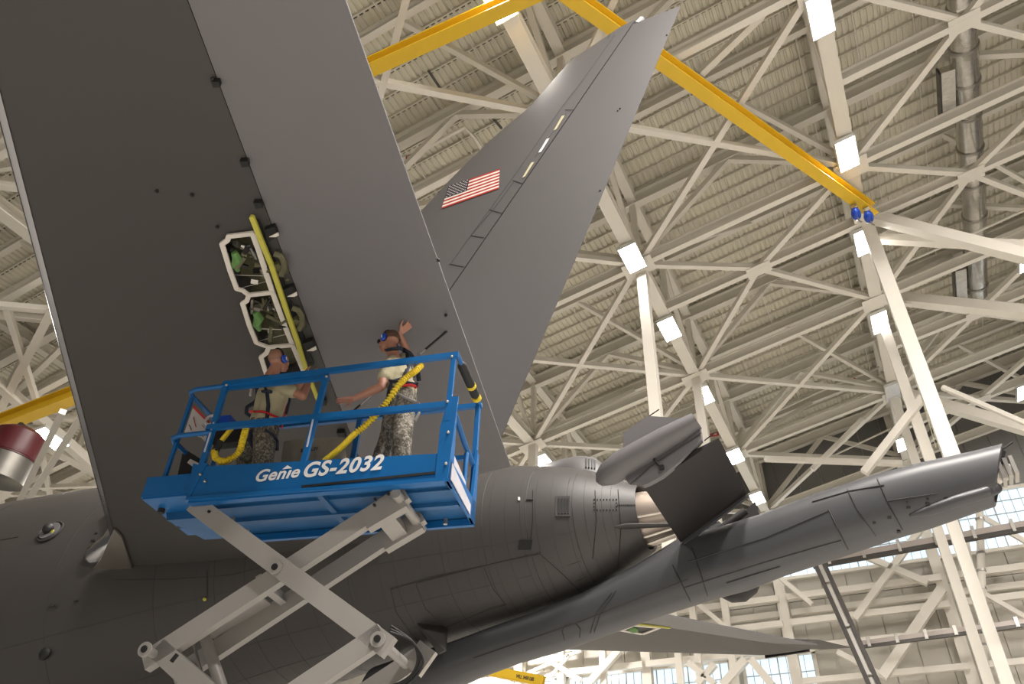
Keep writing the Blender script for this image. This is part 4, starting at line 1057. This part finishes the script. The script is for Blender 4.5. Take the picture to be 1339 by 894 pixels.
# cross bracing plate between the inner arms, hydraulic cylinder, hoses
lb(MB().beam((-1.60, .40, -.66), (-2.05, .40, -.91), .36, .02), 'stiffener_plate', m_arm)
lb(MB().box((-1.52, .40, -.62), (.05, .4, .12), R=Matrix.Rotation(-.55, 3, 'Y')), 'cross_member', m_arm)
cy = lb(MB().tube([(-2.06, .42, -.90), (-1.62, .42, -1.55)], .045, 14), 'hydraulic_cylinder', m_arm, None, True)
lb(MB().tube([(-1.85, .42, -1.22), (-1.55, .42, -1.66)], .034, 12), 'cylinder_rod', m_chrome, cy, True)
lb(MB().tube([(-1.62, .42, -1.55), (-.9, .42, -2.9)], .055, 14), 'hydraulic_cylinder', m_arm, None, True)
lb(MB().tube([(-2.13, .38, -.93), (-1.72, .38, -1.6)], .012, 8), 'hydraulic_pipe', m_steel, None, True)
for dx in (0, .02, .045):
    P = spline([(AR_ - .02, .3, -1.02 + dx), (AR_ + .12, .42, -1.06), (AR_ + .14 + dx, .5, -1.20), (AR_ + .02, .5, -1.32 - dx), (-.75, .42, -1.42 - dx), (-1.1, .4, -1.62)], 8); lb(MB().tube(P, .010, 8), 'hydraulic_hose', m_black, None, True)
for z in (-1.12,): lb(MB().box((AR_ + .12, .62, z), (.16, .06, .2), R=Matrix.Rotation(.6, 3, 'Y')), 'arm_end_cap', m_steel)
lb(MB().ball((-.95, .18, -1.37), .03, 8), 'bumper', m_black); 
a_ = pp(232, 855, .05); b_ = pp(224, 865, .05); lb(MB().beam(a_, b_, .015, .03, up=(0, 1, 0)), 'cable_clip', m_black)
# chassis on the floor
b = MB(); b.box((-1.33, .39, -ZB + .30), (2.2, .70, .32)); lb(b, 'chassis', m_blue)
for x in (-2.1, -.55):
    for y in (.04, .74): lb(MB().tube([(x, y - .06, -ZB + .19), (x, y + .06, -ZB + .19)], .19, 20), 'wheel', m_black, None, True)
for y in (.12, .66): lb(MB().box((-1.33, y, -ZB + .49), (2.0, .06, .07)), 'slide_channel', m_arm)

# ================================================================ PEOPLE
def finish_voxel(mb, name, mt, parent, voxel, sm=4, disp=0):
    o = mb.build(name, mt, None, False)
    r = o.modifiers.new('r', 'REMESH'); r.mode = 'VOXEL'; r.voxel_size = voxel; r.use_smooth_shade = True
    s = o.modifiers.new('s', 'SMOOTH'); s.factor = .5; s.iterations = sm
    if disp:
        tx = bpy.data.textures.new('folds', 'CLOUDS'); tx.noise_scale = .09
        d = o.modifiers.new('d', 'DISPLACE'); d.texture = tx; d.strength = disp; d.mid_level = .5
    bpy.context.view_layer.update()
    dg = bpy.context.evaluated_depsgraph_get(); me = bpy.data.meshes.new_from_object(o.evaluated_get(dg)); me.name = name
    o.modifiers.clear(); o.data = me
    if not me.materials: me.materials.append(mt)
    me.polygons.foreach_set('use_smooth', [True] * len(me.polygons))
    o.parent = parent; return o
def basis(f_, u_):
    f_ = V(f_).normalized(); r_ = f_.cross(V(u_)).normalized(); u2 = r_.cross(f_); return Matrix(((r_.x, f_.x, u2.x), (r_.y, f_.y, u2.y), (r_.z, f_.z, u2.z)))
def hand(b, w_, d, n_, th_side, curl=.25, spread=.12):
    """w_ wrist, d finger direction, n_ palm normal, th_side thumb direction"""
    d = V(d).normalized(); n_ = (V(n_) - d * V(n_).dot(d)).normalized(); s_ = V(th_side); s_ = (s_ - d * s_.dot(d) - n_ * s_.dot(n_)).normalized()
    for k in (-1.5, -.5, .5, 1.5): b.caps_(w_ + s_ * k * .011 + d * .012, w_ + d * .088 + s_ * k * .020, .015, .012, 8)
    for k, L_ in ((1.5, .070), (.5, .080), (-.5, .074), (-1.5, .058)):
        p = w_ + d * .088 + s_ * k * .020; dd = (d + s_ * k * spread).normalized(); c_ = curl
        for seg, r0, r1 in ((.45, .0095, .009), (.32, .009, .0082), (.23, .0082, .007)):
            q = p + dd * (L_ * seg); b.caps_(p, q, r0, r1, 8); p = q; dd = (dd + n_ * c_).normalized()
    p = w_ + d * .025 + s_ * .022; dd = (d * .75 + s_ * .75 + n_ * .15).normalized()
    for L_, r0, r1 in ((.045, .015, .012), (.033, .011, .010), (.025, .010, .008)):
        q = p + dd * L_; b.caps_(p, q, r0, r1, 8); p = q; dd = (dd + d * .35).normalized()
def person(name, label, J, head_f, head_u, hair, handL, handR, facing):
    foot = V((J['pelvis'].x, J['pelvis'].y, .125))
    root = empty(name, PO + PRM @ foot, PRM); tag(root, label, 'person')
    J = {k: v - foot for k, v in J.items()}
    fw_ = V(facing).normalized(); ax = (J['sR'] - J['sL']).normalized()
    b = MB()
    H = basis(head_f, head_u); hc = J['head']
    hp = lambda x, y, z: hc + H @ V((x, y, z))     # x right, y forward, z up
    b.ball(hp(0, -.012, .022), (.076, .097, .092), 20, R=H); b.ball(hp(0, .02, -.035), (.060, .070, .075), 16, R=H); b.ball(hp(0, .058, -.082), (.030, .026, .022), 12, R=H)
    b.caps_(hp(0, .086, .012), hp(0, .108, -.022), .009, .014, 8)
    for s_ in (-1, 1):
        b.ball(hp(s_ * .030, .080, .030), (.022, .012, .010), 8, R=H); b.ball(hp(s_ * .040, .060, -.025), (.026, .024, .024), 8, R=H); b.ball(hp(s_ * .080, -.01, -.008), (.010, .020, .032), 8, R=H)
    b.caps_(hp(-.022, .084, -.058), hp(.022, .084, -.058), .009, .009, 8); b.caps_(hp(-.018, .083, -.070), hp(.018, .083, -.070), .009, .009, 8)
    nk = J['neck']; b.caps_(hp(0, -.03, -.05), nk, .056, .062, 14); b.caps_(nk, J['chest'], .062, .09, 12)
    for s_, S_, E_, W_ in (('L', 'sL', 'eL', 'wL'), ('R', 'sR', 'eR', 'wR')):
        b.caps_(nk.lerp(J[S_], .3), J[S_], .055, .056, 12); b.caps_(J[S_], J[E_], .050, .040, 12); b.caps_(J[E_], J[E_].lerp(J[W_], .35), .040, .041, 12); b.caps_(J[E_].lerp(J[W_], .35), J[W_], .041, .027, 12)
    for hd_, W_ in ((handL, 'wL'), (handR, 'wR')): hand(b, J[W_], *hd_)
    for k in (-1, 1): b.caps_(J['chest'] + ax * k * .07, J['pelvis'] + ax * k * .055, .095, .10, 14)
    for s_ in 'AB':
        hipo = J['pelvis'] + ax * (.09 if s_ == 'B' else -.09) - V((0, 0, .05)); b.caps_(hipo, J['k' + s_], .08, .055, 12); b.caps_(J['k' + s_], J['f' + s_], .055, .038, 12)
        b.caps_(J['f' + s_], J['f' + s_] + fw_ * .14 - V((0, 0, .03)), .04, .03, 10)
    body = finish_voxel(b, 'body', m_skin, root, .0065, 3)
    # clothes
    b = MB()
    for k in (-1, 1):
        b.caps_(J['chest'] + ax * k * .085 + V((0, 0, .05)), J['pelvis'].lerp(J['chest'], .45) + ax * k * .065, .118, .112, 16); b.caps_(J['pelvis'].lerp(J['chest'], .45) + ax * k * .065, J['pelvis'] + ax * k * .06 + V((0, 0, .04)), .112, .118, 16)
    for S_, E_ in (('sL', 'eL'), ('sR', 'eR')):
        b.caps_(nk.lerp(J[S_], .35) - V((0, 0, .02)), J[S_], .068, .070, 12); b.caps_(J[S_], J[S_].lerp(J[E_], .52), .070, .066, 12)
    b.caps_(nk - V((0, 0, .035)), J['chest'], .068, .10, 14)
    shirt = finish_voxel(b, 'shirt', m_shirt, body, .010, 5, .012)
    b = MB()
    for k in (-1, 1): b.caps_(J['pelvis'] + ax * k * .06 - V((0, 0, .035)), J['pelvis'] + ax * k * .075 - V((0, 0, .07)), .125, .118, 16)
    for s_ in 'AB':
        hipo = J['pelvis'] + ax * (.09 if s_ == 'B' else -.09) - V((0, 0, .07)); b.caps_(hipo, hipo.lerp(J['k' + s_], .5), .112, .100, 14); b.caps_(hipo.lerp(J['k' + s_], .5), J['k' + s_], .100, .082, 14); b.caps_(J['k' + s_], J['f' + s_] + V((0, 0, .05)), .084, .072, 14)
        b.ball(hipo.lerp(J['k' + s_], .62) - fw_ * .0 + V((0, -.075, 0)), (.06, .035, .09), 10)
    tr = finish_voxel(b, 'trousers', m_camo, body, .011, 5, .016)
    for s_ in 'AB':
        b = MB(); f0 = J['f' + s_]; b.caps_(f0 + V((0, 0, .12)), f0 - V((0, 0, .0)), .056, .052, 12); b.caps_(f0 - V((0, 0, .005)), f0 + fw_ * .16 - V((0, 0, .02)), .05, .038, 12); b.box(f0 + fw_ * .06 - V((0, 0, .055)), (.10, .10, .02), 0, basis(fw_, (0, 0, 1)))
        finish_voxel(b, 'boot', m_boot, body, .012, 3)
    # hair cap
    b = MB(); b.ball(hp(0, -.022, .030), (.0795, .095, .0925), 20, R=H)
    bm_ = b.build('hair', hair, body, 'all')
    me = bm_.data; bm2 = bmesh.new(); bm2.from_mesh(me)
    dl = [v for v in bm2.verts if (H.transposed() @ (v.co - hc)).y > .045 - (.03 if (H.transposed() @ (v.co - hc)).z < .03 else -.02) or (H.transposed() @ (v.co - hc)).z < -.03]
    bmesh.ops.delete(bm2, geom=dl, context='VERTS'); bm2.to_mesh(me); bm2.free()
    # ear defenders
    for s_ in (-1, 1):
        c_ = hp(s_ * .092, -.008, -.008); cup = MB().ball(c_, (.024, .036, .046), 14, R=H).build('ear_cup', m_muff, body, 'all'); MB().ball(hp(s_ * .076, -.008, -.008), (.014, .034, .042), 12, R=H).build('ear_cushion', m_black, cup, 'all')
        MB().box(hp(s_ * .114, -.006, -.012), (.006, .012, .035), 0, H).build('cup_mark', m_decal, cup)
    P = [hp(.094 * math.cos(g), -.01 - .015 * math.sin(g), .02 + .103 * math.sin(g)) for g in [math.pi * k / 14 for k in range(15)]]
    MB().tube(P, .012, 8, flat=.5).build('ear_defender_band', m_black, body, True)
    for s_ in (-1, 1): MB().ball(hp(s_ * .030, .083, .012), (.011, .008, .008), 10, R=H).build('eye', m_decal, body, 'all')
    return root, body, shirt, tr, hp, foot
def jj(px, py, b_): return pp(px, py, b_)
# right hand worker: faces left, left arm low, right arm up on the skin of the stabilizer
J2 = dict(pelvis=jj(526, 514, .33), chest=jj(518, 489, .37), neck=jj(514.5, 467, .39), head=jj(508.5, 447, .39), sL=jj(508, 478, .20), eL=jj(498, 506, .14), wL=jj(463, 521, .16),
          sR=jj(524, 480, .56), eR=jj(532, 460, .60), wR=jj(522, 436, .43), kA=jj(508, 573, .44), kB=jj(526, 577, .25))
J2['fA'] = V((J2['kA'].x - .12, .46, .185)); J2['fB'] = V((J2['kB'].x + .02, .25, .185))
p2 = person('person', 'worker at the right in sand t-shirt and camouflage trousers, hand raised to the wing', J2, (-.85, .30, -.12), (0.1, 0, 1), m_hair,
            ((jj(441, 524, .15) - J2['wL']), (0, 0, -1), (.2, .2, 1), .12), ((jj(541, 420, .43) - J2['wR']), (.3, .1, 1), (-1, .2, .4), .1), (-1, .15, 0))
# left hand worker: back to the camera, both hands up at the opened bay
J1 = dict(pelvis=jj(345, 555, .36), chest=jj(355, 522, .38), neck=jj(354, 492, .42), head=jj(365, 472, .43), sL=jj(341, 503, .50), sR=jj(369, 506, .26), eR=jj(396, 518, .27), wR=jj(404.5, 495, .38),
          eL=jj(386, 513, .62), wL=jj(396, 494, .60), kA=jj(321, 602, .50), kB=jj(344, 604, .26))
J1['fA'] = V((J1['kA'].x + .08, .52, .185)); J1['fB'] = V((J1['kB'].x - .12, .26, .185))
p1 = person('person', 'worker at the left with shaved head and blue ear defenders reaching into the opened bay', J1, (.38, .85, .38), (-.1, -.3, 1), mat('shaved_scalp', (.28, .145, .10), .6, noise_s=60, noise_a=.1),
            ((.15, .1, 1), (.4, .5, .1), (-.3, 0, .1), .35), ((-.05, .3, 1), (.3, .8, 0), (1, -.2, 0), .4), (.55, .8, 0))
def worker_bvh(P):
    root, body, shirt, tr = P[:4]; vs = []; fs = []
    for o in (body, shirt, tr):
        k = len(vs); vs += [v.co.copy() for v in o.data.vertices]; fs += [tuple(i + k for i in p.vertices) for p in o.data.polygons]
    return BVHTree.FromPolygons(vs, fs)
def gear(P, straps, fb):
    bv = worker_bvh(P); root = P[0]; body = P[1]; mw = Matrix.Translation(PO + PRM @ P[5]) @ PRM.to_4x4(); inv = mw.inverted(); o_ = inv @ CAM
    for nm, mt, wd, pts in straps:
        Q = []
        PX = []
        for i in range(len(pts) - 1):
            n_ = max(2, int(math.dist(pts[i], pts[i + 1]) / 2.5))
            for k in range(n_): t = k / n_; PX.append((pts[i][0] + (pts[i + 1][0] - pts[i][0]) * t, pts[i][1] + (pts[i + 1][1] - pts[i][1]) * t))
        PX.append(pts[-1]); last = None
        for (x, y) in PX:
            d = (inv.to_3x3() @ ray(x, y)).normalized(); h = bv.ray_cast(o_, d)
            if h[0] is not None and (last is None or abs((h[0] - o_).length - last) < .25): dist = (h[0] - o_).length - .022; last = dist
            else: dist = last if last else (P[1].location - o_).length * 0 + (pp(x, y, fb) - (PRI @ (CAM - PO))).length
            Q.append(o_ + d * dist)
        MB().tube(Q, wd, 8, flat=.5).build(nm, mt, body, True)
gear(p2, [('harness_strap', m_navy, .022, [(505, 458), (512, 456), (524, 455), (536, 462), (545, 476), (548, 498)]), ('harness_strap', m_navy, .02, [(533, 462), (534, 478), (528, 494), (512, 499), (508, 512), (506, 530)]),
          ('belt', m_navy, .026, [(510, 498), (528, 500), (547, 503)]), ('belt', m_redw, .02, [(526, 504), (536, 503), (545, 506)]), ('leg_strap', m_arm, .02, [(519, 514), (530, 520), (547, 527)]), ('leg_strap', m_arm, .018, [(549, 528), (548, 540), (543, 550)]),
          ('harness_strap', m_navy, .02, [(548, 462), (544, 480), (541, 492)]), ('harness_tag', m_paper, .016, [(540, 480), (540.5, 487)])], .2)
gear(p1, [('harness_strap', m_navy, .016, [(340, 493), (350, 491), (362, 494)]), ('harness_strap', m_navy, .024, [(335, 500), (338, 521), (330, 528), (323, 532), (322, 540), (334, 549), (348, 547), (358, 534), (370, 517), (376, 510)]), ('harness_strap', m_navy, .018, [(379, 521), (374, 541)]),
          ('harness_strap', m_navy, .02, [(343, 494), (349, 512), (351, 530), (349, 546)]), ('harness_pad', m_navy, .03, [(345, 512), (355, 512)]), ('belt', m_redw, .022, [(328, 538), (345, 538), (364, 546)]), ('belt', m_redw, .012, [(375, 530), (371, 548), (368, 560)]), ('leg_strap', m_navy, .022, [(347, 562), (357, 568), (362, 576), (362, 589)]),
          ('leg_strap', m_navy, .02, [(330, 562), (326, 575), (332, 585)]), ('harness_tag', m_paper, .016, [(328.5, 508), (327, 517)])], .2)
# goggles for the right worker
hp2 = p2[4]; H2 = basis((-.85, .30, -.12), (.1, 0, 1))
MB().box(hp2(0, .086, .018), (.12, .022, .036), 0, H2).build('goggles', m_black, p2[1])
MB().tube([hp2(.065, .085, .02), hp2(.085, 0, .03), hp2(.06, -.09, .03)], .008, 8).build('goggle_strap', m_black, p2[1])

# lanyards -----------------------------------------------------------
def W_(p): return PO + PRM @ p
def lanyard(pts, label, thick=.024, plain=0):
    P = spline([W_(pp(x, y, b_)) for x, y, b_ in pts], 26); rs = []
    n_ = len(P)
    for i in range(n_):
        rs.append(thick * (1 + .28 * math.sin(i * 1.25) + .12 * rnd.uniform(-1, 1)) if i < n_ * (1 - plain) else thick * 1.1)
    base = P[0]; o = MB().tube([p - base for p in P], rs, 10).build('safety_lanyard', m_lany, None, True); o.location = base; tag(o, label, 'lanyard'); return o, P
l1, P_ = lanyard([(551, 478, .2), (542, 486, .12), (533, 492, .08), (521, 504, .05), (508, 523, .05), (494, 540, .06), (478, 556, .07), (462, 569, .08), (446, 585, .09), (424, 603, .1)], 'long yellow shock absorbing lanyard from the right worker down to the lift deck', .024, .25)
MB().tube([(P_[-1] - P_[0]) + V((-.16, -.03, -.01)), (P_[-1] - P_[0]) + V((-.1, 0, -.04)), (P_[-1] - P_[0])], .02, 8).build('strap_end', m_shirt, l1, True)
l2, P_ = lanyard([(323, 555, .12), (321, 562, .08), (317, 577, .06), (313, 590, .05), (303, 599, .05), (290, 603, .05), (281, 597, .06), (281, 590, .07)], 'short yellow lanyard looped behind the railing at the left worker', .024)
e = P_[-1] - P_[0]
MB().tube([e, e + PRM @ V((.03, .0, .10))], .03, 8).build('black_sleeve', m_black, l2, True); MB().tube([e + PRM @ V((.03, 0, .10)), e + PRM @ V((.10, .02, .27))], .03, 8, flat=.6).build('webbing', m_lany, l2, True)
# thin probe rod
a_ = W_(pp(462, 537, .42)); b_ = W_(pp(597, 422, .60)); c_ = a_.lerp(b_, .68)
rod = MB().tube([V((0, 0, 0)), c_ - a_], .0055, 8).build('probe_rod', m_steel, None, True); rod.location = a_; tag(rod, 'thin metal rod with black end leaning past the right worker', 'rod')
MB().tube([c_ - a_, b_ - a_], .012, 8).build('grip', m_black, rod, True); MB().tube([V((0, 0, 0)), (c_ - a_) * .09], .010, 8).build('tip', m_black, rod, True)
# crumpled clear plastic bag standing on the deck
b = MB(); nu, nv = 26, 14
C4 = [pp(371, 577, .66), pp(451, 572, .66), pp(456, 640, .62), pp(362, 648, .62)]
def bagp(u, v_, s_):
    p = C4[0].lerp(C4[1], u).lerp(C4[3].lerp(C4[2], u), v_); n_ = noise.noise(V((u * 7, v_ * 2.2, s_ * 3))) * .045 + abs(noise.noise(V((u * 15 + v_ * 4, v_ * 4, 9)))) * .03
    e_ = math.sin(math.pi * u) ** .4 * (.3 + .7 * v_); return V((p.x, p.y + s_ * (.09 * e_) + n_ * e_, max(p.z, .115)))
for s_ in (-1, 1):
    o0 = len(b.v)
    for i in range(nu + 1):
        for j in range(nv + 1): b.v.append(tuple(bagp(i / nu, j / nv, s_)))
    for i in range(nu):
        for j in range(nv): b.f.append((o0 + i * (nv + 1) + j, o0 + (i + 1) * (nv + 1) + j, o0 + (i + 1) * (nv + 1) + j + 1, o0 + i * (nv + 1) + j + 1)); b.m.append(0)
b.f = [tuple(f_) for f_ in b.f]
c0 = V((C4[3].lerp(C4[2], .5).x, .64, .115)); b.v = [tuple(V(v) - c0) for v in b.v]
bag = b.build('plastic_bag', m_plast, None, 'all'); bag.matrix_world = Matrix.Translation(W_(c0)) @ PRM.to_4x4(); tag(bag, 'crumpled clear plastic bag with dark print standing between the two workers', 'bag')
t0 = pp(393, 591, .55) - c0; t1 = pp(416, 588, .55) - c0; d = (t1 - t0).normalized(); up = V((0, -1, 0)).cross(d) * -1; up = d.cross(V((0, 1, 0))) * -1
if up.z < 0: up = -up
nn = d.cross(up); Mx = Matrix.Translation(t0) @ Matrix(((d.x, up.x, nn.x), (d.y, up.y, nn.y), (d.z, up.z, nn.z))).to_4x4()
text_mesh('print', 'ILL  ALSV', .05, m_ink, bag, Mx, bold=.002, ext=.001, xs=(t1 - t0).length)
# tripod leg like steel strip behind post
print('tris', sum(len(o.data.polygons) for o in bpy.data.objects if o.type == 'MESH'), 'objs', len(bpy.data.objects))
